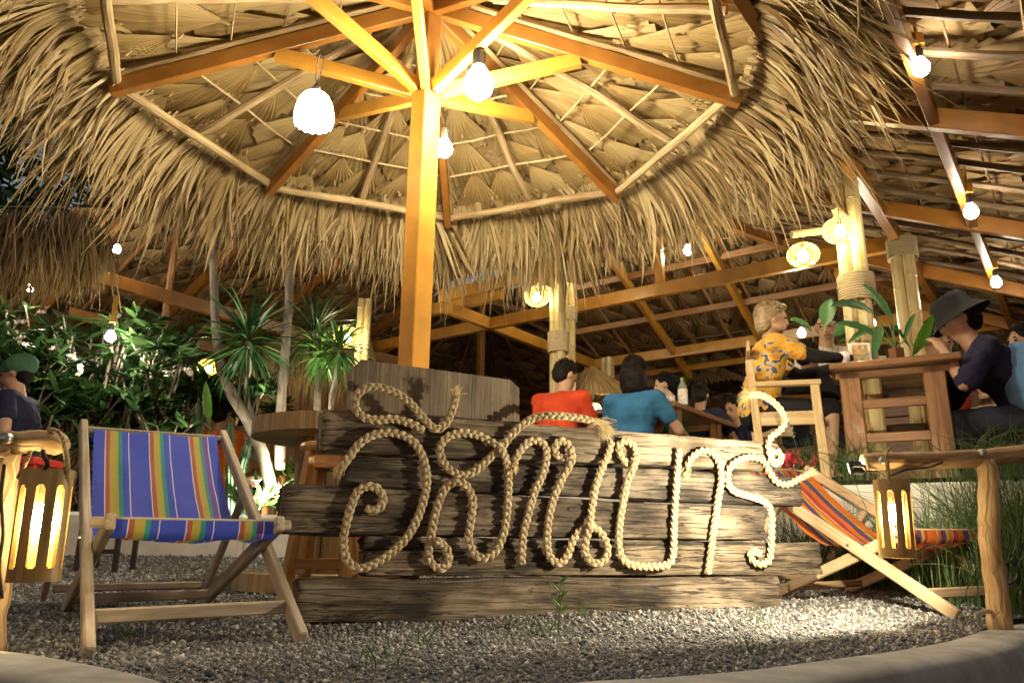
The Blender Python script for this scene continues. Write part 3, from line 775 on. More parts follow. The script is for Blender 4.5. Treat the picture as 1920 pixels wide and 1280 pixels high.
# ================================================================== THE SLEEPER SIGN WITH ROPE LETTERS
SA = math.radians(22)
SU, SN = A(math.cos(SA), math.sin(SA), 0), A(-math.sin(SA), math.cos(SA), 0)   # along the sign, away from the viewer
SP = atY(555, 1155, 2.9)
def sg(px, py): 
    q = on_plane(px, py, SP, SN) - SP; return np.dot(q, SU), q[2]
def sp(u, z, n=0.0): return SP + SU*u + SN*n + A(0, 0, z)
sign = empty('wooden_sign', (SP[0]+SU[0], SP[1]+SU[1], ground_z(3.3)), 'big sign of dark stacked railway sleepers with thick rope lettering', 'sign')
def sleeper(name, u0, u1, z0a, z1a, z0b, z1b, depth, seed, n0=0.0, mat='sleeper', rough=1.0, nseg=80):
    """ends: bottom and top heights at the left (a) and the right (b)"""
    mb = MB(); V, ST = [], []
    na, nb = 16, 6   # points per face (height, depth)
    L = u1-u0
    us = np.concatenate([[0, .004, .012], np.linspace(.03, L-.03, nseg), [L-.012, L-.004, L]])
    for iu, u in enumerate(us):
        t = u/L; zb, zt = z0a+(z0b-z0a)*t, z1a+(z1b-z1a)*t
        e = min(u, L-u); sh = .010*max(0, 1-e/.012)**2
        ring = []
        for k in range(na): ring.append((0, zb+(zt-zb)*k/na, (-1, 0)))
        for k in range(nb): ring.append((depth*k/nb, zt, (0, 1)))
        for k in range(na): ring.append((depth, zt-(zt-zb)*k/na, (1, 0)))
        for k in range(nb): ring.append((depth*(1-k/nb), zb, (0, -1)))
        ring.append(ring[0])
        per = 0; prev = None
        for d, z, nn in ring:
            if prev: per += math.dist(prev, (d, z))
            prev = (d, z)
            # worn rounded corners and split, hollowed faces
            dc = min(abs(d), abs(depth-d)) + min(abs(z-zb), abs(zt-z))
            cz, cd = (zb+zt)/2, depth/2
            pull = max(0, .011 - dc)*.40*rough + sh
            q = Vector((u*1.5+seed*9, z*9, d*9))
            am = (noise.noise(q)*.005 + noise.noise(Vector((u*3+seed*5, z*38, d*38)))*.0035 + noise.noise(Vector((u*14, z*20+seed, d*20)))*.0025 - max(0, .12-abs(noise.noise(Vector((u*1.1+seed*7, z*26, d*26)))))*.06)*rough
            edge = noise.noise(Vector((u*2.6+seed*3, 5 if z > cz else 1, d*4)))*.006*rough if nn[1] else 0
            dd = d + (cd-d)/max(cd, .001)*pull*.9 + nn[0]*am; zz = z + (cz-z)/max((zt-zb)/2, .001)*pull*.9 + nn[1]*am + edge
            ua = u
            if iu < 3: ua = u + (noise.noise(Vector((z*30, d*30, seed)))*.014)*(1)
            if iu > len(us)-4: ua = u + (noise.noise(Vector((z*30, d*30, seed+7)))*.014)
            V.append(sp(u0+ua, zz, n0+dd)); ST.append((u, per))
    k = 2*(na+nb)+1
    F = [(i*k+j, (i+1)*k+j, (i+1)*k+j+1, i*k+j+1) for i in range(len(us)-1) for j in range(k-1)]
    mb.add(V, F, ST, 0)
    # end grain caps
    for i in (0, len(us)-1):
        r = V[i*k:(i+1)*k-1]; cc = np.mean(r, axis=0)
        n = len(r); st = [(p[2]*.3+seed, (np.dot(p-SP, SN))*.4) for p in r] + [(cc[2]*.3+seed, .02)]
        mb.add(list(r)+[cc], [(j, (j+1) % n, n) if i == 0 else ((j+1) % n, j, n) for j in range(n)], st, 0)
    return mb.build(name, M[mat], sign, smooth=True)
def row(name, lt, lb, rt, rb, depth, seed, n0=0.0, mat='sleeper', rough=1.0):
    a, b, c, d = sg(*lt), sg(*lb), sg(*rt), sg(*rb)
    return sleeper(name, (a[0]+b[0])/2, (c[0]+d[0])/2, b[1], a[1], d[1], c[1], depth, seed, n0, mat, rough)
row('sleeper', (605, 764), (603, 846), (1467, 829), (1465, 882), .13, 1, 0, 'sleeper_pale')
row('sleeper', (648, 854), (644, 911), (1507, 891), (1506, 948), .12, 2, .006, 'sleeper_dark')
row('sleeper', (528, 905), (528, 1000), (1436, 952), (1436, 1013), .15, 3, -.004)
row('sleeper', (686, 1003), (684, 1030), (1450, 1017), (1450, 1029), .12, 4, .012, 'sleeper_dark')
row('sleeper', (684, 1031), (683, 1080), (1543, 1016), (1545, 1078), .13, 5, .004, 'sleeper_pale')
row('sleeper', (556, 1085), (553, 1168), (1462, 1080), (1464, 1160), .15, 6, -.008)
# board with cut corners standing on the top sleeper
a = [sg(*p) for p in ((655, 775), (660, 690), (683, 668), (966, 707), (983, 723), (984, 795))]
mb = MB(); V = []
for n in (.055, .090): V += [sp(u, z, n) for u, z in a]
st = [(u, z) for u, z in a]*2
F = [tuple(range(5, -1, -1)), tuple(range(6, 12))] + [(i, (i+1) % 6, 6+(i+1) % 6, 6+i) for i in range(6)]
F = [f[::-1] for f in F]
mb.add(V, F, [(s[1]*1.0, s[0]) for s in st], 0)
mb.build('board', M['board'], sign)
# props behind, so that it stands
for u in (.45, 1.5):
    mb = MB(); beam(mb, sp(u, -.05, .19), sp(u, .80 if u < 1 else .70, .19), .08, .06, SN, .005); mb.build('prop', M['rafter_wood'], sign)

CR2 = lambda pts: [(500+x/2.414, 650+y/2.414) for x, y in pts]
CR3 = lambda pts: [(1000+x/2.666, 700+y/2.666) for x, y in pts]
STROKES = [
 (CR2([(850,222),(840,268),(822,320),(792,362),(758,376),(727,352),(690,312),(650,265),(600,226),(545,200),(485,186),(430,198),(398,236),(398,284),(430,320),(490,334),(560,330),(620,342),(672,362),(702,384)]), 'start'),
 (CR2([(334,548),(370,500),(410,446),(470,405),(540,391),(610,404),(665,440),(700,500),(716,570),(716,640),(700,710),(670,790),(630,860),(570,922),(500,972),(430,1000),(380,988),(350,942),(344,870),(358,790),(382,712),(404,660),(445,634),(492,640),(521,680),(511,722),(476,742),(446,728)]), 'start'),
 (CR3([(300,250),(250,232),(180,222),(110,216),(60,217)]) + CR2([(1330,322),(1250,318),(1180,335),(1110,390),(1060,450),(1000,506),(940,560),(880,582),(820,556),(785,506),(780,450),(820,406),(880,394),(950,405),(1020,445),(1065,500),(1085,570),(1085,660),(1078,760),(1062,850),(1030,922),(980,956),(932,936),(906,870),(918,780),(925,700),(902,640),(852,613),(802,640),(766,720),(745,810),(731,890),(726,948),(750,990),(790,1000),(816,966),(806,912),(772,884),(750,880)]), 'start'),
 (CR2([(1112,526),(1140,472),(1180,432),(1225,430),(1257,470),(1247,560),(1207,650),(1177,750),(1153,850),(1144,984)]), 'start'),
 (CR3([(150,432),(108,412),(98,370),(128,340),(166,360),(174,410),(160,470),(128,540),(96,610),(76,680),(62,760),(58,850),(76,920),(124,946),(163,900),(188,830),(236,776),(296,772),(342,820),(360,886),(332,940),(284,944),(250,895),(248,820),(268,735),(285,650),(300,570),(334,470),(364,400),(380,340)]), None),
 (CR3([(462,462),(424,410),(418,362),(452,342),(492,368),(500,415),(482,460),(462,520),(446,600),(428,690),(416,780),(416,860),(434,926),(480,956),(560,964),(640,958),(678,930),(688,850),(690,750),(696,650),(702,550),(710,460),(716,380)]), None),
 (CR3([(752,478),(778,424),(828,390),(882,400),(916,450),(926,530),(912,620),(900,700),(886,790),(875,880),(858,1000)]), 'start'),
 (CR3([(1122,905),(1084,884),(1072,918),(1110,952),(1160,936),(1174,870),(1176,780),(1174,690),(1138,640),(1060,612),(990,588),(958,540),(970,470),(1020,432),(1080,420),(1138,440),(1166,490),(1200,540),(1250,556),(1310,530),(1372,498)]), 'end'),
 (CR3([(1176,398),(1212,394),(1226,428),(1194,450),(1162,422),(1154,370),(1176,320),(1220,285),(1244,240),(1226,190),(1180,142),(1122,112),(1064,112)]), 'end'),
]
RW = .0158
def rope(pix, fray, seed):
    P2 = np.array([sg(x, y) for x, y in pix])
    Q = catmull(P2, .006)
    n = len(Q); rr = np.random.default_rng(abs(int(seed)))
    # lift where the rope passes over itself, sag a little elsewhere
    s = np.arange(n)*.006
    lift = np.full(n, RW+.005)
    for i in range(n):
        d = np.linalg.norm(Q - Q[i], axis=1); far = np.abs(np.arange(n)-i)*.006 > .09
        if np.any(far & (d < .034)):
            j = np.where(far & (d < .034))[0]
            if i > j.min(): lift[i] += .024
    kk = np.ones(11)/11; lift = np.convolve(np.pad(lift, 5, 'edge'), kk, 'valid')
    T = np.gradient(Q, axis=0); T /= np.linalg.norm(T, axis=1, keepdims=True)+1e-9
    B = np.stack([-T[:, 1], T[:, 0]], 1)
    P = np.array([sp(u, z, -l) for (u, z), l in zip(Q, lift)])
    Bw = np.array([SU*b[0]+Z3*b[1] for b in B]); Nw = -SN
    mb = MB(); per = .082
    for kst in range(3):
        ph = 2*math.pi*kst/3
        w = 2*math.pi*s/per + ph
        x = RW*.60*np.sin(w); d = RW*.46*np.sin(2*w)
        C = P + Bw*x[:, None] + Nw*d[:, None]
        Ts = np.gradient(C, axis=0); Ts /= np.linalg.norm(Ts, axis=1, keepdims=True)+1e-9
        side = np.cross(Ts, Nw); side /= np.linalg.norm(side, axis=1, keepdims=True)+1e-9
        for yy in (-1, 0, 1):
            jit = 1 + .08*np.sin(s*37+seed+kst)
            tube(mb, C + side*(yy*.0044) + Nw*(.0016*(yy == 0)), .0037*jit, 6, True, rr.random())
    o = mb.build('rope_letter', M['rope'], sign, smooth=True)
    if fray:
        e, dr = (P[0], nrm(P[0]-P[4])) if fray == 'start' else (P[-1], nrm(P[-1]-P[-5]))
        big = 2.2 if seed == 2 else (1.5 if seed == 8 else 1.0)
        mb = MB()
        for _ in range(60 if seed != 2 else 130):
            sp_ = rr.normal(0, .55 if seed != 2 else .45, 3); L = rr.uniform(.02, .045)*big
            st_ = e + rr.normal(0, .006, 3) - dr*.012
            v = nrm(dr + sp_*.8)
            g = -Z3*(.012*big*rr.random())
            tube(mb, [st_, st_+dr*.012+v*L*.5, st_+dr*.012+v*L+g], [.0013, .0011, .0006], 3, False, rr.random())
        mb.build('frayed_end', M['fibre'], o)
    return o
for i, (pix, fr) in enumerate(STROKES): rope(pix, fr, i)

# ================================================================== DECKCHAIRS
def deckchair(p, cloth, wood, label, sag):
    x, y, w, yaw, t, zt, tr, zr, tb, tilt = p
    u = A(math.cos(yaw), math.sin(yaw), 0); b = A(-math.sin(yaw), math.cos(yaw), 0)
    o = A(x, y, ground_z(y))
    root = empty('deckchair', o, label, 'deckchair', 'striped deckchairs on the gravel')
    def P(s, tt, z, k=0.0): 
        q = o + u*(s*w/2 + k) + b*tt + A(0, 0, z + s*w/2*tilt); return q
    def drop(q): q = q.copy(); q[2] = gz(q[0], q[1]) + .008; return q
    wd = M[wood]
    def bar(name, p_, q_, a, h, up=Z3):
        mb = MB(); beam(mb, p_, q_, a, h, up, .005, rng.random()); return mb.build(name, wd, root)
    topz = zt + .02
    for s in (-1, 1):
        foot = drop(P(s, 0, 0, s*.012)); e = P(s, t, topz, s*.012); dd = nrm(e-foot)
        bar('long_frame', foot, e + dd*.03, .030, .052)
        f2 = drop(P(s, tb, 0, -s*.020)); r2 = P(s, tr, zr, -s*.020); dd = nrm(r2-f2)
        fr = bar('seat_frame', f2, r2 + dd*.055, .030, .052)
        # prop that holds the back, notched on the rear of the seat frame
        mid = foot + (e-foot)*.70; back = drop(P(s, tb + .27, 0, s*.045)); back[2] += .02
        bar('prop', mid + u*s*.035, back, .024, .042)
        bolt = MB(); q = foot + (e-foot)*.40; lathe(bolt, q + u*s*.014, [(0, .010), (.007, .008), (.009, .0), (.009, -.004)], 8, u*s); bolt.build('bolt', M['bolt'], root)
    bar('front_rail', P(-1, tr, zr+.012, -.03), P(1, tr, zr+.012, .03), .036, .034)
    fl, fr_ = drop(P(-1, 0, 0)), drop(P(1, 0, 0)); el, er = P(-1, t, topz), P(1, t, topz)
    k = .115
    bar('stretcher', fl + (el-fl)*k, fr_ + (er-fr_)*k, .028, .042)
    k = .985
    bar('top_rail', fl + (el-fl)*k, fr_ + (er-fr_)*k, .030, .026)
    bl, br = drop(P(-1, tb, 0)), drop(P(1, tb, 0)); rl, rr_ = P(-1, tr, zr), P(1, tr, zr)
    bar('stretcher', bl + (rl-bl)*.14, br + (rr_-br)*.14, .026, .036)
    pl, pr = P(-1, tb+.22, .12, -.02), P(1, tb+.22, .12, .02)
    bar('stretcher', pl, pr, .022, .032)
    # canvas: from round the top rail, sagging to the seat and up under the front rail
    a0 = np.array([t*.985, topz*.985+.008]); 
    prof = catmull(np.array([(t*.985+.02, topz*.985-.05), (t*.985+.022, topz*.985-.005), (t*.985, topz*.985+.018), (t*.90, topz*.86), (t*.74, zt*.64), (t*.57, zt*.44), (t*.43, sag+.015), (tr+.13, sag+.0), (tr+.03, zr-.034), (tr-.012, zr-.038), (tr-.026, zr-.012), (tr-.022, zr+.022)]), .03)
    mb = MB(); V, ST = [], []; nw = 24
    for i, (tt, zz) in enumerate(prof):
        for j in range(nw+1):
            s = j/nw*2-1; ed = abs(s)
            lo = (.014*noise.noise(Vector((tt*5+x, s*3, 1))) + .007*noise.noise(Vector((tt*16+x, s*5, 4)))) * min(1, i/6, (len(prof)-1-i)/6)
            V.append(P(s*.90, tt, zz + lo - .012*(1-ed**2)*math.sin(math.pi*i/len(prof)))); ST.append((i*.03, (s+1)/2))
    F = [(i*(nw+1)+j, i*(nw+1)+j+1, (i+1)*(nw+1)+j+1, (i+1)*(nw+1)+j) for i in range(len(prof)-1) for j in range(nw)]
    mb.add(V, F, ST)
    c = mb.build('canvas', M[cloth], root, smooth=True)
    return root
deckchair((-.876, 2.385, .56, .581, 1.307, .766, .27, .35, 1.208, .016), 'blue_cloth', 'deck', 'weathered wooden deckchair with faded blue striped canvas beside the sign', .312)
deckchair((2.102, 3.483, .596, .509, 1.197, .700, .236, .336, .987, .023), 'orange_cloth', 'deck_pale', 'pale wooden deckchair with orange striped canvas half behind the sign', .275)

# ================================================================== LOG RAILS AND BAMBOO LANTERNS
def lantern_bamboo(c, axis, h, r, face, label, seed, bulb_z=0.0):
    """a length of thick bamboo with tall slots cut through it and a bulb inside"""
    c = np.asarray(c, float); ax = nrm(axis)
    root = empty('bamboo_lantern', c, label, 'lantern', 'bamboo lanterns hung from the log rails')
    X = nrm(face - ax*np.dot(face, ax)); Y = np.cross(ax, X)
    ns, nz = 120, 60
    slots = [math.radians(13 + 45*d) for d in range(8)]
    mb = MB(); V, ST = [], []
    th = np.linspace(0, 2*math.pi, ns+1); zz = np.linspace(-h/2, h/2, nz+1)
    for rr in (r, r-.009):
        for z in zz:
            for t in th: V.append(c + ax*z + (X*math.cos(t)+Y*math.sin(t))*rr*(1+.02*math.cos(3*t+seed))); ST.append((z, t*r))
    k = ns+1; off = k*(nz+1); F = []
    def open_(i, j):
        if i < 0 or i >= nz: return False
        z = (zz[i]+zz[i+1])/2; t = (th[j % ns]+th[j % ns+1])/2
        if not (-h*.42 < z < h*.38): return False
        for s in slots:
            d = abs((t-s+math.pi) % (2*math.pi)-math.pi)
            hw_ = .17 if j > 0 else .17
            e_ = max(0, abs(z+.02*h)-(h*.37-r*.17))/r
            if d*d + e_*e_ < .17**2: return True
        return False
    for i in range(nz):
        for j in range(ns):
            if open_(i, j): continue
            a, b2, c2, d2 = i*k+j, i*k+j+1, (i+1)*k+j+1, (i+1)*k+j
            F += [(a, b2, c2, d2), (off+d2, off+c2, off+b2, off+a)]
            if open_(i, j+1): F.append((b2, off+b2, off+c2, c2))
            if open_(i, j-1): F.append((a, d2, off+d2, off+a))
            if i+1 < nz and open_(i+1, j): F.append((d2, c2, off+c2, off+d2))
            if i > 0 and open_(i-1, j): F.append((a, off+a, off+b2, b2))
    for j in range(ns):
        F += [(j, off+j, off+j+1, j+1), (nz*k+j, nz*k+j+1, off+nz*k+j+1, off+nz*k+j)]
    mb.add(V, F, ST); mb.build('bamboo_tube', M['bamboo_dark'], root)
    mb = MB(); lathe(mb, c + ax*(h*.20), [(0, .06), (.016, .06), (.018, .02), (.016, 0), (.013, -.004)], 12, ax); mb.build('bulb_socket', M['bolt'], root)
    mb = MB(); lathe(mb, c + ax*(h*.20), [(.011, -.002), (.016, -.018), (.024, -.036), (.026, -.050), (.022, -.066), (.012, -.075), (0, -.077)], 16, ax); mb.build('bulb', M['glow_lantern'], root, smooth=True)
    return root
M['glow_lantern'] = glow('lantern_bulb', (1.0, .80, .42), 85)
def railset(name, label, bits, bolts):
    root = empty(name, bits[0][0], label, 'log rail', 'rough log rails round the patio')
    for nm, p, q, r0, r1, sd in bits:
        mb = MB(); logp(mb, p, q, r0, r1, 18, 14, .009, sd); mb.build(nm, M['log'], root, smooth=True)
    for q, d in bolts:
        mb = MB(); lathe(mb, q, [(0, .014), (.008, .013), (.013, .006), (.014, 0), (.014, -.01)], 10, d); mb.build('bolt', M['bolt'], root, smooth=True)
    return root
# right
RY = 3.02
rl, rr2 = atY(1622, 866, 3.02), atY(2080, 842, 3.25)
pt = atY(1845, 862, RY+.10); pf = atY(1874, 1160, RY+.08)
pf[2] = gz(pf[0], pf[1]) - .02
right_rail = empty('log_rail', pf, 'peeled log rail on a rough post over gravel at the right edge', 'log rail', 'rough log rails round the patio')
mb = MB(); logp(mb, rl, rr2, .034, .037, 18, 14, .010, 5); mb.build('rail', M['log'], right_rail, smooth=True)
mb = MB(); logp(mb, pf, pt + A(0, 0, -.01), .043, .036, 18, 14, .012, 6); mb.build('post', M['log'], right_rail, smooth=True)
for px, py, yy in ((1655, 863, 2.95), (1843, 847, 3.05)):
    mb = MB(); q = atY(px, py, yy); lathe(mb, q, [(0, .012), (.008, .011), (.0125, .005), (.014, 0), (.014, -.02)], 10, A(-.2, -1, 0)); mb.build('bolt', M['bolt'], right_rail, smooth=True)
lc = atY(1677, 972, 2.98)
lantern_bamboo(lc, A(.03, .0, 1), .285, .064, A(0, -1, 0), 'slotted bamboo lantern glowing under the right log rail before the orange deckchair', 1)
def hang(points, r, name, label, cat, mat='twine', twist=True):
    P = catmull(np.array(points), .01); mb = MB()
    if twist:
        T_, N_, B_ = frames(P); s = np.arange(len(P))*.01
        for k in range(3):
            w = s*2*math.pi/.035 + k*2.094
            tube(mb, P + (N_*np.cos(w)[:, None] + B_*np.sin(w)[:, None])*r*.5, r*.58, 6, True, k*.3)
    else: tube(mb, P, r, 6, True, .3)
    o = mb.build(name, M[mat], smooth=True); return tag(o, label, cat)
hang([atY(1668, 842, 3.02), atY(1662, 850, 2.93), atY(1665, 880, 2.93), atY(1668, 905, 2.93), atY(1668, 918, 2.96)], .008, 'hanging_rope', 'jute rope looped over the right rail holding its bamboo lantern', 'rope')
# clip-on spotlight at the end of the right rail, trained on the sign
def clip_light(p, aim, label, lit):
    p = np.asarray(p, float); d = nrm(np.asarray(aim)-p)
    root = empty('clip_spotlight', p, label, 'spotlight', 'small black clip-on spotlights')
    mb = MB(); s = nrm(np.cross(d, Z3)); slab(mb, p - d*.012, s, d, np.cross(s, d), .062, .022, .05, .004); mb.build('lamp_housing', M['black'], root)
    mb = MB(); slab(mb, p + d*.003, s, d, np.cross(s, d), .05, .004, .038, .001); mb.build('lens', M['glow_spot'], root)
    mb = MB(); tube(mb, [p - d*.02 - s*.03, p - d*.03 - s*.05, p - d*.02 + A(.03, .01, .005), p + A(.06, .03, 0)], .006, 6); mb.build('clip_arm', M['black'], root)
    return root
M['glow_spot'] = glow('spotlight_lens', (1.0, .88, .62), 2)
SPOT_P = atY(1600, 878, 2.92)
clip_light(SPOT_P, sp(1.75, .40, 0), 'small black spotlight clipped at the end of right log rail', True)
ld = bpy.data.lights.new('spotlight_beam', 'SPOT'); ld.energy = 58; ld.color = (1.0, .86, .58); ld.spot_size = math.radians(172); ld.spot_blend = .3; ld.shadow_soft_size = .018
lo = bpy.data.objects.new('spotlight_beam', ld); COL.objects.link(lo)
_d = nrm(sp(1.75, .40, 0) - SPOT_P); lo.location = SPOT_P + _d*.012
lo.rotation_euler = Vector(_d).to_track_quat('-Z', 'Y').to_euler()
hang([SPOT_P + A(.03, .02, -.005), atY(1640, 884, 3.0), atY(1665, 893, 3.02), atY(1700, 880, 3.03), atY(1740, 876, 3.04), atY(1768, 866, 3.05)], .004, 'power_cable', 'black cable sagging under the right log rail', 'cable', 'black', False)
hang([atY(1880, 1058, 3.2), atY(1900, 1052, 3.2), atY(1908, 1068, 3.2), atY(1904, 1088, 3.2), atY(1885, 1096, 3.2)], .005, 'drip_hose', 'thin black hose curling behind the right log post', 'hose', 'black', False)
hang([atY(1830, 1163, 3.02), atY(1834, 1152, 3.03), atY(1850, 1145, 3.08), atY(1866, 1147, 3.12)], .009, 'conduit', 'short bent grey conduit rising from gravel by the log post', 'pipe', 'bolt', False)
# left
LY = 2.1
a, b = atY(-60, 838, 2.0), atY(112, 828, 2.15)
left_rail = empty('log_rail', A(a[0], a[1], 0), 'rough log rail with sawn round end at the left edge of picture', 'log rail', 'rough log rails round the patio')
mb = MB(); logp(mb, a, b, .032, .030, 14, 14, .008, 8); mb.build('rail', M['log'], left_rail, smooth=True)
q0 = atY(-2, 1130, 2.22); q0[2] = gz(q0[0], q0[1])-.02
mb = MB(); logp(mb, q0, atY(20, 842, 2.18), .036, .030, 16, 14, .012, 9); mb.build('post', M['log'], left_rail, smooth=True)
mb = MB(); lathe(mb, atY(8, 822, 2.03), [(0, .014), (.010, .012), (.016, .005), (.018, 0), (.016, -.03)], 10, A(0, -1, 0)); mb.build('bolt', M['bolt'], left_rail, smooth=True)
lantern_bamboo(atY(77, 984, LY), A(-.03, 0, 1), .285, .062, A(0.1, -1, 0), 'slotted bamboo lantern glowing beside the blue deckchair at left', 2)
hang([atY(96, 806, 2.12), atY(112, 812, 2.08), atY(122, 840, 2.08), atY(127, 880, 2.08), atY(126, 915, 2.1)], .008, 'hanging_rope', 'jute rope over the left rail end holding its bamboo lantern', 'rope')
hang([atY(60, 838, 2.1), atY(52, 860, 2.08), atY(40, 882, 2.08), atY(34, 895, 2.1)], .006, 'hanging_rope', 'thin jute rope on the left side of the left lantern', 'rope')
hang([atY(8, 870, 2.12), atY(2, 930, 2.12), atY(6, 1000, 2.12), atY(-2, 1060, 2.15), atY(4, 1120, 2.2)], .005, 'power_cable', 'dark cable running down the left log post', 'cable', 'black', False)
hang([atY(80, 845, 2.05), atY(84, 858, 2.03), atY(90, 868, 2.03), atY(84, 880, 2.05), atY(88, 890, 2.08)], .006, 'power_cable', 'black knotted wires hanging above the left bamboo lantern', 'cable', 'black', False)

# ================================================================== ROUND DRUM TABLE AND STOOL
DC = A(-.96, 4.30, 0)
drum = empty('round_table', (DC[0], DC[1], ground_z(4.3)), 'round cable drum bar table with thick plank top left of the ochre gazebo post', 'table')
gzt = ground_z(4.3)
def disc(name, r, z0, z1, mat, nb, rin=.09):
    """boards side by side, cut to a circle"""
    w = 2*r/nb
    ang = .5
    u, v = A(math.cos(ang), math.sin(ang), 0), A(-math.sin(ang), math.cos(ang), 0)
    for i in range(nb):
        x0, x1 = -r + i*w + .002, -r + (i+1)*w - .002
        xs = np.linspace(x0, x1, 4)
        top = [(x, math.sqrt(max(r*r-x*x, 1e-4))) for x in xs]; bot = [(x, -math.sqrt(max(r*r-x*x, 1e-4))) for x in xs[::-1]]
        pl = top + bot; n = len(pl); V = []
        dz = rng.uniform(-.003, .003)
        for z in (z0+dz, z1+dz): V += [A(DC[0], DC[1], 0) + u*y + v*x + A(0, 0, z) for x, y in pl]
        st = [(y, x) for x, y in pl]*2
        F = [tuple(range(n)), tuple(range(2*n-1, n-1, -1))] + [(j, n+j, n+(j+1) % n, (j+1) % n) for j in range(n)]
        MB().add(V, F, st, rng.random()).build(name, M[mat], drum)
disc('top_board', .46, gzt+.775, gzt+.865, 'drum', 5)
disc('base_board', .48, gzt-.01, gzt+.075, 'pine', 5)
for i in range(14):
    t = 2*math.pi*i/14; p = A(DC[0]+.20*math.cos(t), DC[1]+.20*math.sin(t), 0)
    mb = MB(); beam(mb, p + A(0, 0, gzt+.075), p + A(0, 0, gzt+.775), .088, .025, A(math.cos(t), math.sin(t), 0), .003, rng.random()); mb.build('stave', M['drum'], drum)
def stool(c, h, r, label, rot=0.3, group='wooden stools', wood='varnish'):
    root = empty('stool', c, label, 'stool', group)
    mb = MB(); lathe(mb, c, [(0, h-.04), (r-.02, h-.04), (r-.005, h-.03), (r, h-.02), (r-.005, h-.006), (r-.02, h), (0, h)], 24); mb.build('seat', M[wood], root)
    feet = []
    for k in range(4):
        t = rot + k*math.pi/2; d = A(math.cos(t), math.sin(t), 0)
        f, tp = c + d*(r*1.25), c + d*(r*.72) + A(0, 0, h-.04); feet.append((f, tp))
        mb = MB(); beam(mb, f, tp, .046, .046, d, .005, rng.random()); mb.build('leg', M[wood], root)
    for k in range(4):
        a, b = feet[k], feet[(k+1) % 4]; t = .22 if k % 2 else .26
        mb = MB(); beam(mb, a[0]+(a[1]-a[0])*t, b[0]+(b[1]-b[0])*t, .022, .045); mb.build('rung', M[wood], root)
        mb = MB(); beam(mb, a[0]+(a[1]-a[0])*.93, b[0]+(b[1]-b[0])*.93, .022, .06); mb.build('apron', M[wood], root)
    return root
sc_ = atY(606, 1105, 3.55); sc_[2] = ground_z(3.55)
stool(sc_, atY(580, 832, 3.55)[2]-ground_z(3.55), .15, 'orange varnished bar stool between the round table and sign', .75, 'wooden stools', 'stool_wood')

# ================================================================== LAMPS
M['glow_shade'] = glow('woven_lampshade_lit', (1.0, .86, .60), 26)
M['glow_bulb'] = glow('warm_bulb', (1.0, .88, .64), 190)
M['glow_small'] = glow('small_bulb', (1.0, .88, .64), 260)
M['glow_hall'] = glow('hall_bulb', (1.0, .88, .66), 95)
M['glow_globe'] = glow('globe_bulb', (1.0, .84, .46), 110)
M['globe_cane'] = leafy('globe_lantern_cane', [(0, (.45, .36, .10)), (1, (.68, .58, .22))], .5, .45, 40, .2)
def wire(parent, pts, r=.0035, name='cord'):
    mb = MB(); tube(mb, catmull(np.array(pts), .02), r, 5, True); return mb.build(name, M['black'], parent)
def bulb(c, r, mat, parent, name='bulb', neck=True):
    mb = MB(); lathe(mb, c, [(0, -r), (r*.5, -r*.87), (r*.87, -r*.5), (r, 0), (r*.9, r*.45), (r*.62, r*.95), (r*.40, r*1.35)], 14)
    b = mb.build(name, M[mat], parent, smooth=True)
    if neck:
        mb = MB(); lathe(mb, c + A(0, 0, r*1.3), [(r*.42, 0), (r*.48, .01), (r*.48, r*1.1), (r*.25, r*1.5), (0, r*1.5)], 12); mb.build('bulb_socket', M['black'], parent)
    return b
# 1: woven white shade under the left strut
c = atY(590, 205, 3.62)
t = empty('pendant_lamp', c, 'glowing white dome shade lamp hanging left of the ochre post', 'lamp', 'lamps hung inside the gazebo')
mb = MB()
pf_ = [(.02, .098), (.045, .092), (.070, .070), (.088, .035), (.098, -.01), (.104, -.05), (.098, -.078), (.072, -.092), (.03, -.096), (0, -.097)]
lathe(mb, c, pf_, 28); mb.build('lamp_shade', M['glow_shade'], t, smooth=True)
mb = MB()
for z in (-.078, -.086):
    tube(mb, [c + A(.096*math.cos(a), .096*math.sin(a), z + .003*math.sin(a*16)) for a in np.linspace(0, 2*math.pi, 65)], .003, 5, False)
mb.build('shade_rim', M['glow_shade'], t)
mb = MB(); lathe(mb, c + A(0, 0, .095), [(.022, 0), (.024, .03), (.010, .05), (0, .05)], 12); mb.build('bulb_socket', M['black'], t)
top = atY(601, 112, 3.60); wire(t, [c + A(0, 0, .14), c + A(-.008, 0, .19), top + A(-.012, 0, .0), top + A(.0, .0, .03), top + A(.016, .01, 0), c + A(.006, .01, .19), c + A(0, 0, .14)], .003)
# 2: big bare bulb right of the post
c = atY(897, 160, 3.70)
t = empty('pendant_lamp', c, 'dazzling bare bulb hanging under the right gazebo struts', 'lamp', 'lamps hung inside the gazebo')
bulb(c, .082, 'glow_bulb', t); wire(t, [c + A(0, 0, .13), c + A(.0, 0, .2), c + A(-.01, .0, .32)], .003)
# 3: small bulb on the back of the post
c = atY(833, 280, 4.12)
t = empty('pendant_lamp', c, 'small bare bulb hanging close behind the ochre gazebo post', 'lamp', 'lamps hung inside the gazebo')
bulb(c, .050, 'glow_small', t); wire(t, [c + A(0, 0, .10), c + A(-.005, 0, .16), c + A(-.05, -.05, .30)], .003)
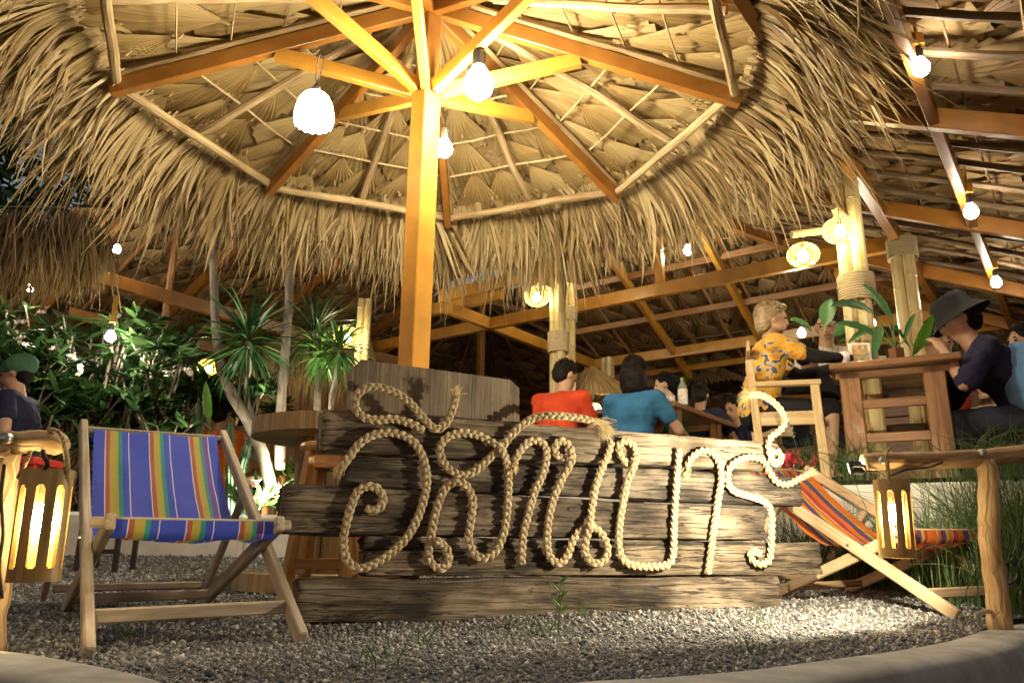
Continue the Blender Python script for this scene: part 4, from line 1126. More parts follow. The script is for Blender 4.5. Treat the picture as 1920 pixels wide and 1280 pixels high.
# hall bulbs under the eave purlin and elsewhere
def hall_lamp(px, py, y, r, label, drop=.22, bracket=True, mat='glow_hall'):
    c = atY(px, py, y)
    t = empty('hall_lamp', c, label, 'lamp', 'bare bulbs hung from the hall roof')
    bulb(c, r, mat, t)
    if bracket:
        mb = MB(); q = c + A(0, 0, r*2.9); beam(mb, q, q + A(0, 0, .075), .05, .05, A(1, 0, 0), .008); mb.build('lamp_cap', M['bracket'], t)
        mb = MB(); beam(mb, q + A(0, 0, .07), q + A(0, 0, .07+drop), .045, .012, E2, .002); mb.build('hanger', M['bracket'], t)
    else: wire(t, [c + A(0, 0, r*2.4), c + A(0, 0, r*2.4+drop*.5), c + A(0, 0, r*2.4+drop)])
    return t
M['glow_dim'] = glow('eave_bulb', (1.0, .88, .66), 60)
hall_lamp(1727, 128, 3.35, .042, 'bright bulb at the top right under a yellow bracket, nearest of the eave bulbs', .10, True, 'glow_dim')
hall_lamp(1821, 398, 4.8, .046, 'bulb under the right eave, middle of the row of three', .13, True, 'glow_dim')
hall_lamp(1868, 530, 6.2, .042, 'bulb above the man in the dark bucket hat', .15, True, 'glow_dim')
hall_lamp(219, 468, 7.6, .040, 'small bulb showing through the fringe on the left', .3, False)
hall_lamp(57, 541, 7.6, .036, 'bulb at the far left below the fringe', .3, False)
M['glow_garden'] = glow('garden_bulb', (1.0, .90, .68), 210)
hall_lamp(207, 632, 6.75, .044, 'bulb under a bracket in the frangipani leaves', .2, True, 'glow_garden')
hall_lamp(1632, 606, 6.6, .045, 'bulb shining between the banana leaves on the right table', .3, False)
hall_lamp(1503, 625, 7.6, .042, 'bulb between the man in yellow and the man in white', .3, False)
hall_lamp(1290, 470, 8.0, .05, 'unseen bulb added to light the middle of the hall', .3, False)  # assumed lamp out of sight, added to brighten the roof underside
hall_lamp(1000, 470, 9.0, .05, 'unseen bulb added to light the far end of the hall', .3, False)  # second assumed lamp, unseen, added to brighten the far roof
def globe(px, py, y, rx, rz, label, cord_top=None):
    c = atY(px, py, y)
    t = empty('globe_lantern', c, label, 'lantern', 'woven globe lanterns on the hall columns')
    mb = MB(); nm = 26
    for k in range(nm):
        for tw in (1, -1):
            P = []
            for i in range(13):
                ph = -math.pi/2 + math.pi*(.07 + .86*i/12); a = 2*math.pi*k/nm + tw*.5*i/12*2
                P.append(c + A(rx*math.cos(ph)*math.cos(a), rx*math.cos(ph)*math.sin(a), rz*math.sin(ph)))
            tube(mb, P, .0028, 3, False, rng.random())
    for i in range(1, 12):
        ph = -math.pi/2 + math.pi*i/12; rr = rx*math.cos(ph)
        tube(mb, [c + A(rr*math.cos(a), rr*math.sin(a), rz*math.sin(ph)) for a in np.linspace(0, 2*math.pi, 25)], .003, 3, False, rng.random())
    mb.build('woven_shade', M['globe_cane'], t)
    bulb(c - A(0, 0, rz*.15), .038, 'glow_globe', t)
    tp = c + A(0, 0, rz+.10) if cord_top is None else cord_top
    wire(t, [c + A(0, 0, rz*.3), c + A(0, 0, rz+.02), (c + A(0, 0, rz+.02) + tp)/2 + A(.012, 0, 0), tp], .003)
    return t
globe(1575, 432, 5.0, .118, .092, 'upper woven globe lantern, right one of the pair on the bamboo column', atY(1568, 388, 5.0))
globe(1506, 478, 5.2, .112, .088, 'lower woven globe lantern, left one of the pair on the bamboo column', atY(1492, 440, 5.2))
globe(1007, 556, 6.85, .120, .095, 'woven globe lantern at the middle column under the fringe')
globe(1072, 498, 7.4, .10, .085, 'woven globe lantern mostly hidden behind the middle fringe')
globe(652, 632, 7.9, .15, .11, 'woven globe lantern behind the small dracaena leaves')
globe(392, 690, 8.6, .13, .11, 'woven globe lantern left of the dracaena trunk')
globe(1114, 766, 7.6, .07, .06, 'little globe lantern low between the red and blue shirts')

# ================================================================== TERRACE TABLES AND WHAT STANDS ON THEM
TT = 1.5
tb = empty('dining_table', hp(-.12, -.05, TZ), 'brown plank dining table at right with plants and menu on it', 'table')
ca = atZ(1553, 694, TT-.04); cb = atZ(1806, 672, TT-.04)
uu = nrm(A(cb[0]-ca[0], cb[1]-ca[1], 0)); ww = A(-uu[1], uu[0], 0); Wd = np.linalg.norm(cb[:2]-ca[:2]); LT = 1.35
o0 = A(ca[0], ca[1], 0)
for i in range(5):
    v0 = i*LT/5
    mb = MB(); slab(mb, o0 + uu*(Wd/2) + ww*(v0 + LT/10) + A(0, 0, TT-.02 + (0 if i else .004)), uu, ww, Z3, Wd - .01 + .02*(i % 2), LT/5-.006, .042, .005, rng.random()); mb.build('plank', M['varnish'], tb)
for s in (0, 1):
    for e in (.12, LT-.12):
        q = o0 + uu*(.115 if s == 0 else Wd-.16) + ww*e
        mb = MB(); beam(mb, q + A(0, 0, TZ), q + A(0, 0, TT-.04), .125, .06, ww, .006, rng.random()); mb.build('leg', M['varnish'], tb)
for e in (.12, LT-.12):
    for z in (1.03, 1.245):
        mb = MB(); beam(mb, o0 + uu*.17 + ww*e + A(0, 0, z), o0 + uu*(Wd-.22) + ww*e + A(0, 0, z), .035, .058, Z3, .004, rng.random()); mb.build('rail', M['varnish'], tb)
    mb = MB(); beam(mb, o0 + uu*.03 + ww*e + A(0, 0, TT-.065), o0 + uu*(Wd-.03) + ww*e + A(0, 0, TT-.065), .06, .045, Z3, .004); mb.build('bearer', M['varnish'], tb)
def on_top(px, py, back=0.0):
    q = atZ(px, py, TT+.003); return q + A(0, back, 0)
M['paper'] = plain('white_card', (.72, .70, .68), .6, .05, 20, 0)
M['cup'] = plain('speckled_cup', (.62, .56, .60), .4, .25, 60, 0)
M['red_brown'] = plain('brown_wooden_pot', (.22, .09, .045), .5, .2, 20, .1)
def cup(px, py, h, r, label, mat='cup', y=None):
    q = on_top(px, py) if y is None else y
    mb = MB(); lathe(mb, q, [(0, .001), (r*.78, .001), (r, h), (r*.93, h), (r*.72, .006), (0, .006)], 16)
    return tag(mb.build('cup', M[mat], smooth=True), label, 'cup')
def at_depth(px, py, y): return atY(px, py, y)
TY = lambda px: (lambda q: q[1])(atZ(px, 690, TT))
# menu stand: a leaning card with a photo of a dish on it
q = at_depth(1617, 684, 4.95); q[2] = TT+.004
menu = empty('menu_stand', q, 'white framed card with a picture of food standing on the right table', 'menu stand')
fx = nrm(A(.97, -.22, 0)); fy = nrm(A(.05, .25, 1)); fn = np.cross(fx, fy)
mb = MB(); slab(mb, q + fy*.095, fx, fn, fy, .135, .008, .19, .002); mb.build('card', M['paper'], menu)
mfood, nt, bs = new_mat('printed_food_photo')
tc = N(nt, 'ShaderNodeTexCoord'); vo = N(nt, 'ShaderNodeTexVoronoi', i_Scale=45); nt.links.new(tc.outputs['Object'], vo.inputs['Vector'])
sx = N(nt, 'ShaderNodeSeparateColor'); nt.links.new(vo.outputs['Color'], sx.inputs[0])
cr = ramp(nt, [(0, (.45, .07, .04)), (.3, (.60, .30, .14)), (.55, (.62, .45, .30)), (.75, (.20, .32, .06)), (1, (.70, .60, .45))]); nt.links.new(sx.outputs[0], cr.inputs[0]); nt.links.new(cr.outputs[0], bs.inputs['Base Color'])
mb = MB(); fs = -fn if np.dot(fn, CAM-q) < 0 else fn; slab(mb, q + fy*.105 + fs*.0065, fx, fn, fy, .098, .004, .135, .001); mb.build('printed_photo', mfood, menu)
mb = MB(); slab(mb, q - fs*.045 + A(0, 0, .05), fx, nrm(A(0, 1, -.6)), Z3, .05, .006, .10, .001); mb.build('stay', M['paper'], menu)
q = at_depth(1586, 690, 4.98); q[2] = TT+.003; cup(0, 0, .115, .036, 'tall pale speckled cup at left of the menu stand', 'cup', q)
q = at_depth(1652, 677, 5.1); q[2] = TT+.004
bx = empty('napkin_box', q, 'open white cardboard box behind the menu stand', 'box')
mb = MB(); beam(mb, q + A(-.06, 0, .045), q + A(.07, 0, .045), .10, .085, Z3, .002); mb.build('carton', M['paper'], bx)
mb = MB(); slab(mb, q + A(.005, .055, .115), A(1, 0, 0), A(0, .3, 1), A(0, -1, .3), .13, .06, .003, .001); mb.build('flap', M['paper'], bx)
q = at_depth(1682, 672, 5.0); q[2] = TT+.003
pot = empty('plant_pot', q, 'square brown wooden pot of banana leaves on the right table', 'potted plant')
mb = MB(); beam(mb, q, q + A(0, 0, .155), .07, .07, A(1, .3, 0), .004); mb.build('pot', M['red_brown'], pot)
M['banana'] = leafy('banana_leaf', [(0, (.025, .07, .03)), (.5, (.05, .14, .05)), (1, (.10, .22, .08))], .35, .25, 130, .4, .5)
M['bright_leaf'] = leafy('bright_leaf', [(0, (.05, .16, .012)), (1, (.14, .33, .03))], .3, .4, 120, .3, .5)
M['stem'] = leafy('green_stem', [(0, (.07, .13, .03)), (1, (.16, .24, .07))], .5, 0, 40, .2)
def big_leaf(parent, base, tip, width, up, mat='banana', arch=.12, name='leaf', stem_from=None, n=14):
    base, tip = np.asarray(base, float), np.asarray(tip, float); L = np.linalg.norm(tip-base)
    P = np.array([base + (tip-base)*t + A(0, 0, arch*L*4*t*(1-t)) for t in np.linspace(0, 1, n)])
    T = np.gradient(P, axis=0); T /= np.linalg.norm(T, axis=1, keepdims=True)
    X = np.cross(T, up); X /= np.linalg.norm(X, axis=1, keepdims=True)+1e-9; Nn_ = np.cross(X, T)
    t = np.linspace(0, 1, n); wd = width*np.sin(np.pi*np.clip(t, .02, .99)**.8)**.75
    V, ST = [], []; cols = (-1, -.55, 0, .55, 1)
    for i in range(n):
        for cc in cols:
            V.append(P[i] + X[i]*cc*wd[i]/2*(1+.03*rng.normal()) + Nn_[i]*(abs(cc)**1.3*wd[i]*.18 + .004*math.sin(i*2.3)*abs(cc))); ST.append((abs(cc)*wd[i]*.5, t[i]*L))
    F = [(i*5+j, i*5+j+1, (i+1)*5+j+1, (i+1)*5+j) for i in range(n-1) for j in range(4)]
    mb = MB().add(V, F, ST, rng.random()); lf = mb.build(name, M[mat], parent, smooth=True)
    mb = MB(); st0 = base if stem_from is None else stem_from
    PP = catmull(np.array([st0, (st0*.5+base*.5) + A(0, 0, .01), base, P[n//2] - Nn_[n//2]*.002]), .02) if stem_from is not None else P[:n//2]
    tube(mb, PP, np.linspace(.0055, .002, len(PP)), 5, True); mb.build('stem', M['stem'], parent)
    return lf
qt = q + A(0, 0, .15)
PY = 4.95
for (bx_, by_), (tx_, ty_), wd_, dy in (((1672, 598), (1625, 543), .085, .0), ((1638, 588), (1574, 576), .13, -.05), ((1645, 632), (1578, 612), .10, .05), ((1652, 612), (1640, 668), .08, -.1), ((1668, 606), (1700, 648), .05, .05), ((1694, 640), (1712, 596), .045, 0.03), ((1640, 618), (1600, 640), .07, .12)):
    big_leaf(pot, atY(bx_, by_, PY+dy*.4), atY(tx_ + (tx_-bx_)*.25, ty_ + (ty_-by_)*.2, PY+dy), wd_*.78, nrm(A(rng.uniform(-.3, .3), -.9, .6)), 'banana', .10, stem_from=qt)
q = at_depth(1706, 668, 4.9); q[2] = TT+.003
v2 = empty('flower_vase', q, 'small pale vase holding one long bright green leaf on the table', 'vase')
mb = MB(); lathe(mb, q, [(0, 0), (.026, 0), (.024, .05), (.019, .06), (.016, .055), (0, .05)], 16); mb.build('vase', M['cup'], v2, smooth=True)
big_leaf(v2, atY(1712, 664, 4.9), atY(1752, 586, 4.88), .085, nrm(A(.4, -.9, .2)), 'bright_leaf', .02, stem_from=q + A(0, 0, .05))
q = at_depth(1750, 666, 4.85); q[2] = TT+.004
mb = MB(); lathe(mb, q, [(0, .003), (.05, .004), (.075, .014), (.08, .016), (.05, .009), (0, .008)], 20); tag(mb.build('plate', M['paper'], smooth=True), 'white plate with a dark rim at the right end of table', 'plate')
q = at_depth(1520, 608, 5.5)
lo_leaf = empty('potted_banana', (q[0], q[1], TZ), 'banana plant behind the man in yellow and the man in white', 'potted plant')
mb = MB(); lathe(mb, (q[0]+.1, q[1]+.3, TZ), [(0, 0), (.10, 0), (.13, .25), (.12, .26), (.11, .22), (0, .22)], 18); mb.build('pot', M['red_brown'], lo_leaf, smooth=True)
pb = A(q[0]+.1, q[1]+.3, TZ+.22)
for (bx_, by_), (tx_, ty_) in (((1522, 622), (1480, 600)), ((1565, 630), (1612, 612)), ((1575, 640), (1625, 634)), ((1545, 610), (1560, 560))):
    big_leaf(lo_leaf, atY(bx_, by_, 5.75), atY(tx_, ty_, 5.7), .12, nrm(A(0, -.7, .7)), 'banana', .08, stem_from=pb)
# centre table
t2 = empty('dining_table', atZ(1290, 800, TZ+.02), 'brown plank dining table with bottle and cup in the middle', 'table')
o0 = atZ(1266, 760, TT-.04); o0 = A(o0[0], o0[1], 0)
for i in range(4):
    mb = MB(); slab(mb, o0 + E2*(.1+i*.2) + E1*.68 + A(0, 0, TT-.02), E1, E2, Z3, 1.36, .194, .042, .005, rng.random()); mb.build('plank', M['varnish'], t2)
for a in (.14, 1.0):
    for b in (.07, .70):
        q = o0 + E1*a + E2*b; mb = MB(); beam(mb, q + A(0, 0, TZ), q + A(0, 0, TT-.04), .085, .085, E1, .005, rng.random()); mb.build('leg', M['varnish'], t2)
    mb = MB(); beam(mb, o0 + E1*a + E2*.03 + A(0, 0, TT-.07), o0 + E1*a + E2*.77 + A(0, 0, TT-.07), .04, .06); mb.build('bearer', M['varnish'], t2)
    mb = MB(); beam(mb, o0 + E1*a + E2*.09 + A(0, 0, TZ+.35), o0 + E1*a + E2*.50 + A(0, 0, TT-.09), .035, .06); mb.build('brace', M['varnish'], t2)
M['bottle_glass'], nt, bs = new_mat('clear_bottle'); bs.inputs['Base Color'].default_value = (.55, .62, .55, 1); bs.inputs['Roughness'].default_value = .12; bs.inputs['Transmission Weight'].default_value = .6; bs.inputs['Alpha'].default_value = .75
M['green_cap'] = plain('green_cap', (.10, .30, .05), .4, .05, 10, 0)
M['label_print'] = wood('bottle_label', (.45, .28, .22), (.70, .68, .64), (.78, .77, .74), .5, 30, 30, 0, .5, .001)
q = atY(1281, 760, 6.40); q[2] = TT+.002
bt = empty('bottle', q, 'big clear bottle with white label and green cap on middle table', 'bottle')
mb = MB(); lathe(mb, q, [(0, 0), (.036, 0), (.040, .01), (.040, .155), (.036, .175), (.018, .205), (.014, .215), (.014, .232)], 18); mb.build('glass', M['bottle_glass'], bt, smooth=True)
mb = MB(); lathe(mb, q, [(.0412, .02), (.0412, .15)], 18); mb.build('label', M['label_print'], bt, smooth=True)
mb = MB(); lathe(mb, q + A(0, 0, .225), [(.016, 0), (.016, .024), (0, .025)], 12); mb.build('cap', M['green_cap'], bt)
q = atY(1258, 760, 6.36); q[2] = TT+.002
cp_ = empty('drinking_cup', q, 'frosted plastic cup with a straw beside the bottle', 'cup')
mb = MB(); lathe(mb, q, [(0, 0), (.028, 0), (.037, .085), (.034, .085), (.026, .004), (0, .004)], 16); mb.build('cup', M['cup'], cp_, smooth=True)
mb = MB(); tube(mb, [q + A(0, 0, .01), q + A(-.008, 0, .125)], .003, 6); mb.build('straw', M['paper'], cp_)

# chair of the man in yellow
M['seat_wood'] = M['pine']
def chair(o, yaw, label, mat='pine', hback=.98):
    root = empty('armchair', o, label, 'chair', 'wooden chairs at the terrace tables')
    f = A(math.cos(yaw), math.sin(yaw), 0); r = A(f[1], -f[0], 0)
    def bar(nm, a, b, w=.045, h=.045, up=Z3): mb = MB(); beam(mb, a, b, w, h, up, .004, rng.random()); mb.build(nm, M[mat], root)
    for s in (-1, 1):
        q = o + r*s*.25
        bar('back_post', q - f*.17, q - f*.21 + A(0, 0, hback), .045, .05, f)
        bar('front_leg', q + f*.20, q + f*.18 + A(0, 0, .62), .045, .055, f)
        bar('armrest', q - f*.20 + A(0, 0, .635), q + f*.22 + A(0, 0, .635), .06, .032)
        bar('side_rail', q - f*.17 + A(0, 0, .40), q + f*.18 + A(0, 0, .40), .03, .07)
    for z in (.55, .72, .90): bar('back_slat', o - r*.25 - f*(.155+z*.06) + A(0, 0, z), o + r*.25 - f*(.155+z*.06) + A(0, 0, z), .022, .07)
    bar('front_rail', o - r*.25 + f*.18 + A(0, 0, .40), o + r*.25 + f*.18 + A(0, 0, .40), .03, .07)
    for k in range(5): bar('seat_slat', o - r*.25 + f*(-.16+k*.08) + A(0, 0, .445), o + r*.25 + f*(-.16+k*.08) + A(0, 0, .445), .08, .02)
    return root

# ================================================================== PEOPLE
M['skin'] = plain('skin', (.42, .25, .16), .5, .06, 8, .05)
M['skin_pale'] = plain('pale_skin', (.52, .34, .24), .5, .06, 8, .05)
M['skin_dark'] = plain('brown_skin', (.30, .165, .10), .5, .06, 8, .05)
M['hair_black'] = wood('black_hair', (.005, .004, .004), (.010, .008, .007), (.022, .018, .015), .65, 60, 25, .8, .4, .006)
M['hair_black'].node_tree.nodes['Principled BSDF'].inputs['Specular IOR Level'].default_value = .12
M['hair_blond'] = wood('bleached_hair', (.10, .065, .03), (.26, .185, .09), (.44, .33, .18), .5, 40, 40, .5, .4, .004)
M['eye'] = plain('dark_eye', (.02, .014, .01), .15, 0, 5, 0)
M['lip'] = plain('lip', (.28, .10, .08), .45, 0, 5, 0)
def cloth(name, col): return plain(name, col, .85, .18, 7, .5, 0, .2, 5, .012)
M['red_shirt'] = cloth('red_cotton', (.50, .055, .018)); M['blue_shirt'] = cloth('blue_cotton', (.03, .13, .27)); M['navy'] = cloth('navy_cotton', (.018, .018, .045))
M['white_shirt'] = cloth('white_cotton', (.60, .56, .50)); M['green_shirt'] = cloth('green_cotton', (.02, .20, .08)); M['orange_shirt'] = cloth('orange_cotton', (.72, .15, .01))
M['jeans'] = cloth('dark_denim', (.03, .035, .055)); M['dark_cloth'] = cloth('black_cotton', (.012, .012, .014)); M['sky_panel'] = cloth('light_blue_panel', (.12, .25, .46)); M['cap_green'] = cloth('green_cap_cloth', (.05, .12, .07)); M['hat_black'] = cloth('black_hat_cloth', (.014, .014, .016))
m, nt, bs = new_mat('printed_yellow_shirt'); tc = N(nt, 'ShaderNodeTexCoord')
mp = N(nt, 'ShaderNodeMapping'); mp.inputs['Scale'].default_value = (10, 10, 14); mp.inputs['Rotation'].default_value = (.3, .7, .2); nt.links.new(tc.outputs['Object'], mp.inputs[0])
n1 = N(nt, 'ShaderNodeTexNoise', i_Scale=1.0, i_Detail=2.5, i_Distortion=2.2); nt.links.new(mp.outputs[0], n1.inputs['Vector'])
cr = ramp(nt, [(0, (.035, .04, .075)), (.36, (.06, .065, .10)), (.42, (.45, .42, .36)), (.46, (.62, .33, .02)), (.58, (.68, .38, .03)), (.63, (.45, .15, .04)), (.68, (.66, .36, .03))]); nt.links.new(n1.outputs['Fac'], cr.inputs[0]); nt.links.new(cr.outputs[0], bs.inputs['Base Color']); bs.inputs['Roughness'].default_value = .8
M['yellow_print'] = m

def caps(mb, p, q, r0, r1, n=10):
    p, q = np.asarray(p, float), np.asarray(q, float); d = nrm(q-p)
    pts, rs = [], []
    for k in range(4): a = math.pi/2*(1-k/4); pts.append(p - d*r0*math.sin(a)); rs.append(max(r0*math.cos(a), 1e-4))
    for t in (0, .5, 1): pts.append(p+(q-p)*t); rs.append(r0+(r1-r0)*t)
    for k in range(1, 5): a = math.pi/2*k/4; pts.append(q + d*r1*math.sin(a)); rs.append(max(r1*math.cos(a), 1e-4))
    return tube(mb, np.array(pts), np.array(rs), n, True)
_jobs = []
def fuse(mb, name, mat, parent, voxel, smooth_it=6, noise_amp=0.0, nscale=12, origin=None):
    """melt overlapping volumes into one continuous surface"""
    o = mb.build(name, mat, None, smooth=True)
    md = o.modifiers.new('r', 'REMESH'); md.mode = 'VOXEL'; md.voxel_size = voxel; md.use_smooth_shade = True
    if smooth_it:
        s = o.modifiers.new('s', 'SMOOTH'); s.factor = .5; s.iterations = smooth_it
    _jobs.append((o, parent, noise_amp, nscale))
    return o
def flush_jobs():
    dg = bpy.context.evaluated_depsgraph_get()
    for o, parent, na, ns in _jobs:
        me = bpy.data.meshes.new_from_object(o.evaluated_get(dg), depsgraph=dg)
        old = o.data; me.name = old.name
        mats = [m for m in old.materials]
        o.modifiers.clear(); o.data = me
        me.materials.clear()
        for m_ in mats: me.materials.append(m_)
        if na:
            n = len(me.vertices); co = np.zeros(n*3); me.vertices.foreach_get('co', co); co = co.reshape(-1, 3)
            nn = np.zeros(n*3); me.vertices.foreach_get('normal', nn); nn = nn.reshape(-1, 3)
            am = np.array([noise.noise(Vector(c)*ns)*.7 + noise.noise(Vector((c[0]*ns*2.3, c[1]*ns*2.3, c[2]*ns*4)))*.4 for c in co])
            me.vertices.foreach_set('co', (co + nn*(am*na)[:, None]).ravel()); me.update()
        me.polygons.foreach_set('use_smooth', np.ones(len(me.polygons), bool))
        a = me.attributes.get('st')
        if a is None:
            a = me.attributes.new('st', 'FLOAT_VECTOR', 'POINT'); n = len(me.vertices); co = np.zeros(n*3); me.vertices.foreach_get('co', co); co = co.reshape(-1, 3)
            a.data.foreach_set('vector', np.column_stack([co[:, 2], co[:, 0]+co[:, 1], 0*co[:, 0]]).astype(np.float32).ravel())
        if parent is not None: parent_to(o, parent)
    _jobs.clear()

def person(head_px, y, face, label, shirt, hair='hair_black', skin='skin', lean=.12, sc=1.0, head_pitch=.1, head_yaw=0.0, hands=((.16, .40, .16), (-.16, .40, .16)),
           legs='jeans', hair_style='short', sleeves=.55, long_sleeve=None, hat=None, stand=False, panel=None, twist=0.0, side=0.0, hips=None, seat=True):
    """head_px: where the middle of the head lies in the photo; y: its distance; face: heading the body faces (0 = away from the viewer, + = to the right)"""
    ca, sa = math.cos(face), math.sin(face)
    Fw, Rg = A(sa, ca, 0), A(ca, -sa, 0)
    def rot(v):  # local (right, forward, up) -> world direction
        return Rg*v[0] + Fw*v[1] + Z3*v[2]
    def spine(h, x=0.0, f=0.0, lean=lean):
        c, s = math.cos(lean), math.sin(lean); c2, s2 = math.cos(side), math.sin(side)
        q = A(x, f*c + h*s, h*c - f*s); q = A(q[0]*c2 + q[2]*s2, q[1], q[2]*c2 - q[0]*s2); return q*sc
    hp_, hy = head_pitch, head_yaw
    headc = spine(.50) + A(0, .03*sc, .165*sc) + A(math.sin(hy)*.02, math.sin(hp_)*.05, -abs(math.sin(hp_))*.02)*sc
    hw = atY(head_px[0], head_px[1], y)
    base = hw - rot(headc)                  # the pelvis
    def w(v): return base + rot(np.asarray(v, float))
    root = empty('person', (base[0], base[1], base[2] - (.86 if stand else .47)*sc), label, 'person')
    bz = base[2]
    b = MB(); ap = b
    # trunk
    def ell(mb, c, rx, ry, rz, k=1.0, ln=lean): 
        cc, ss = math.cos(ln), math.sin(ln)
        ellipsoid(mb, w(c), rot(A(rx, 0, 0))*sc*k, rot(A(0, ry*cc, -ry*ss))*sc*k, rot(A(0, rz*ss, rz*cc))*sc*k)
    sh = [spine(.445, s*.175) for s in (1, -1)]
    ell(b, A(0, 0, 0), .165, .125, .13, 1, 0); ell(b, spine(.16), .145, .105, .17); ell(b, spine(.33), .165, .112, .17)
    caps(b, w(sh[0]), w(sh[1]), .062*sc, .062*sc); caps(b, w(spine(.44)), w(headc - A(0, .01, .06)*sc), .056*sc, .052*sc)
    # head
    def hd(v):
        x, f, z = v
        c, s = math.cos(hp_), math.sin(hp_); f, z = f*c + z*s, z*c - f*s
        c, s = math.cos(hy), math.sin(hy); x, f = x*c + f*s, f*c - x*s
        return A(x, f, z)*sc
    def hell(mb, c, rx, ry, rz, k=1.0): 
        o_ = hd(A(0, 0, 0))
        ellipsoid(mb, w(headc + hd(c)), rot(hd(A(rx, 0, 0)))*k, rot(hd(A(0, ry, 0)))*k, rot(hd(A(0, 0, rz)))*k)
    hell(b, A(0, -.005, .02), .076, .094, .098); hell(b, A(0, .025, -.05), .058, .066, .066); hell(b, A(0, .052, -.088), .026, .026, .022)
    hell(b, A(0, .096, -.012), .013, .018, .024); hell(b, A(0, .104, -.026), .018, .013, .011); hell(b, A(0, .082, -.060), .024, .013, .012); hell(b, A(0, .084, .028), .05, .014, .012)
    for s in (1, -1): hell(b, A(s*.076, -.005, -.008), .010, .02, .032)
    # arms by two-bone reach
    elb = []
    for i, s in enumerate((1, -1)):
        S_ = sh[i]; T_ = spine(0)*0 + np.asarray(hands[i], float)*sc
        a_, b_ = .285*sc, .25*sc; v = T_-S_; d = min(np.linalg.norm(v), (a_+b_)*.985); dv = nrm(v); T_ = S_+dv*d
        k = (a_*a_-b_*b_+d*d)/(2*d); hgt = math.sqrt(max(a_*a_-k*k, 0)); pole = A(s*.55, -.35, -.8); pole = nrm(pole-dv*np.dot(pole, dv))
        E_ = S_+dv*k+pole*hgt; elb.append(E_)
        caps(b, w(S_), w(E_), .050*sc, .039*sc); caps(b, w(E_), w(T_), .040*sc, .027*sc)
        f_ = nrm(T_-E_); side_ = nrm(np.cross(f_, A(0, 0, 1)))*s; dn = np.cross(side_, f_)*s; dn = dn if dn[2] < 0 else -dn
        pm = T_+f_*.045*sc
        ellipsoid(b, w(pm), rot(side_*.040*sc), rot(f_*.055*sc), rot(dn*.018*sc))
        for q, (ox, ln_) in enumerate(((-.030, .060), (-.010, .072), (.010, .070), (.029, .055))):
            k0 = T_+(f_*.085+side_*ox)*sc; k1 = k0+(f_*ln_*.55+dn*.010)*sc; k2 = k1+(f_*ln_*.40+dn*.024)*sc
            caps(b, w(k0), w(k1), .0095*sc, .009*sc, 7); caps(b, w(k1), w(k2), .009*sc, .008*sc, 7)
        tb_ = T_+(f_*.03-side_*.030)*sc; caps(b, w(tb_), w(tb_+(f_*.045-side_*.030+dn*.01)*sc), .011*sc, .009*sc, 7)
    # legs
    kn, an = [], []
    for s in (1, -1):
        H = A(s*.09, .02, -.01)*sc
        if stand: K = A(s*.10, .03, -.43)*sc; Aa = A(s*.10, -.02, -.82)*sc
        else: K = A(s*.13, .43, .0)*sc; Aa = A(s*.13, .40, -.42)*sc
        kn.append(K); an.append(Aa)
        caps(b, w(H), w(K), .085*sc, .058*sc); caps(b, w(K), w(Aa), .056*sc, .036*sc)
        caps(b, w(Aa+A(0, -.02, -.025)*sc), w(Aa+A(s*.015, .15, -.035)*sc), .034*sc, .028*sc)
    fuse(b, 'body', M[skin], root, .0122*sc, 3)
    # shirt
    c_ = MB(); k = 1.09
    ell(c_, A(0, 0, .01), .172, .135, .12, k, 0); ell(c_, spine(.16), .152, .115, .18, k); ell(c_, spine(.33), .168, .118, .165, k); ell(c_, spine(.40), .13, .10, .095, k)
    caps(c_, w(sh[0]), w(sh[1]), .072*sc, .072*sc)
    for i, s in enumerate((1, -1)):
        e = sh[i]+(elb[i]-sh[i])*sleeves; caps(c_, w(sh[i]), w(e), .066*sc, .064*sc)
    fuse(c_, 'shirt', M[shirt], root, .0155*sc, 3, .016*sc, 9)
    if panel:
        c_ = MB()
        for s in (1,): 
            ellipsoid(c_, w(spine(.17, s*.11, -.04)), rot(A(.095, 0, .03))*sc, rot(A(0, .13, -.03))*sc, rot(A(.0, .05, .24))*sc)
            ellipsoid(c_, w(spine(.17, -s*.11, -.04)), rot(A(.095, 0, .03))*sc, rot(A(0, .13, -.03))*sc, rot(A(.0, .05, .24))*sc)
        fuse(c_, 'side_panel', M[panel], root, .014*sc, 3, .006*sc, 13)
    if long_sleeve:
        for i in (0, 1):
            c_ = MB(); e = sh[i]+(elb[i]-sh[i])*.45; S_ = sh[i]; T_ = np.asarray(hands[i], float)*sc; v = T_-S_; T_ = S_+nrm(v)*min(np.linalg.norm(v), .535*.985*sc)
            caps(c_, w(e), w(elb[i]), .052*sc, .047*sc); caps(c_, w(elb[i]), w(elb[i]+(T_-elb[i])*.93), .047*sc, .034*sc)
            fuse(c_, 'sleeve', M[long_sleeve], root, .011*sc, 2, .004*sc, 20)
    c_ = MB()
    ell(c_, A(0, 0, -.02), .172, .133, .115, 1.04, 0)
    for i in (0, 1):
        H = A((1, -1)[i]*.09, .02, -.01)*sc
        caps(c_, w(H), w(kn[i]), .096*sc, .070*sc)
        if legs != 'dark_cloth' : caps(c_, w(kn[i]), w(an[i]), .068*sc, .05*sc)
    fuse(c_, 'trousers', M[legs], root, .020*sc, 2, .008*sc, 12)
    for s in (1, -1):
        c_ = MB(); ellipsoid(c_, w(an[(1-s)//2]+A(0, .05, -.045)*sc), rot(A(.045, 0, 0))*sc, rot(A(0, .13, 0))*sc, rot(A(0, 0, .035))*sc, 12, 8); c_.build('shoe', M['dark_cloth'], root, smooth=True)
    # hair
    c_ = MB()
    hell(c_, A(0, -.018, .036), .083, .096, .092)
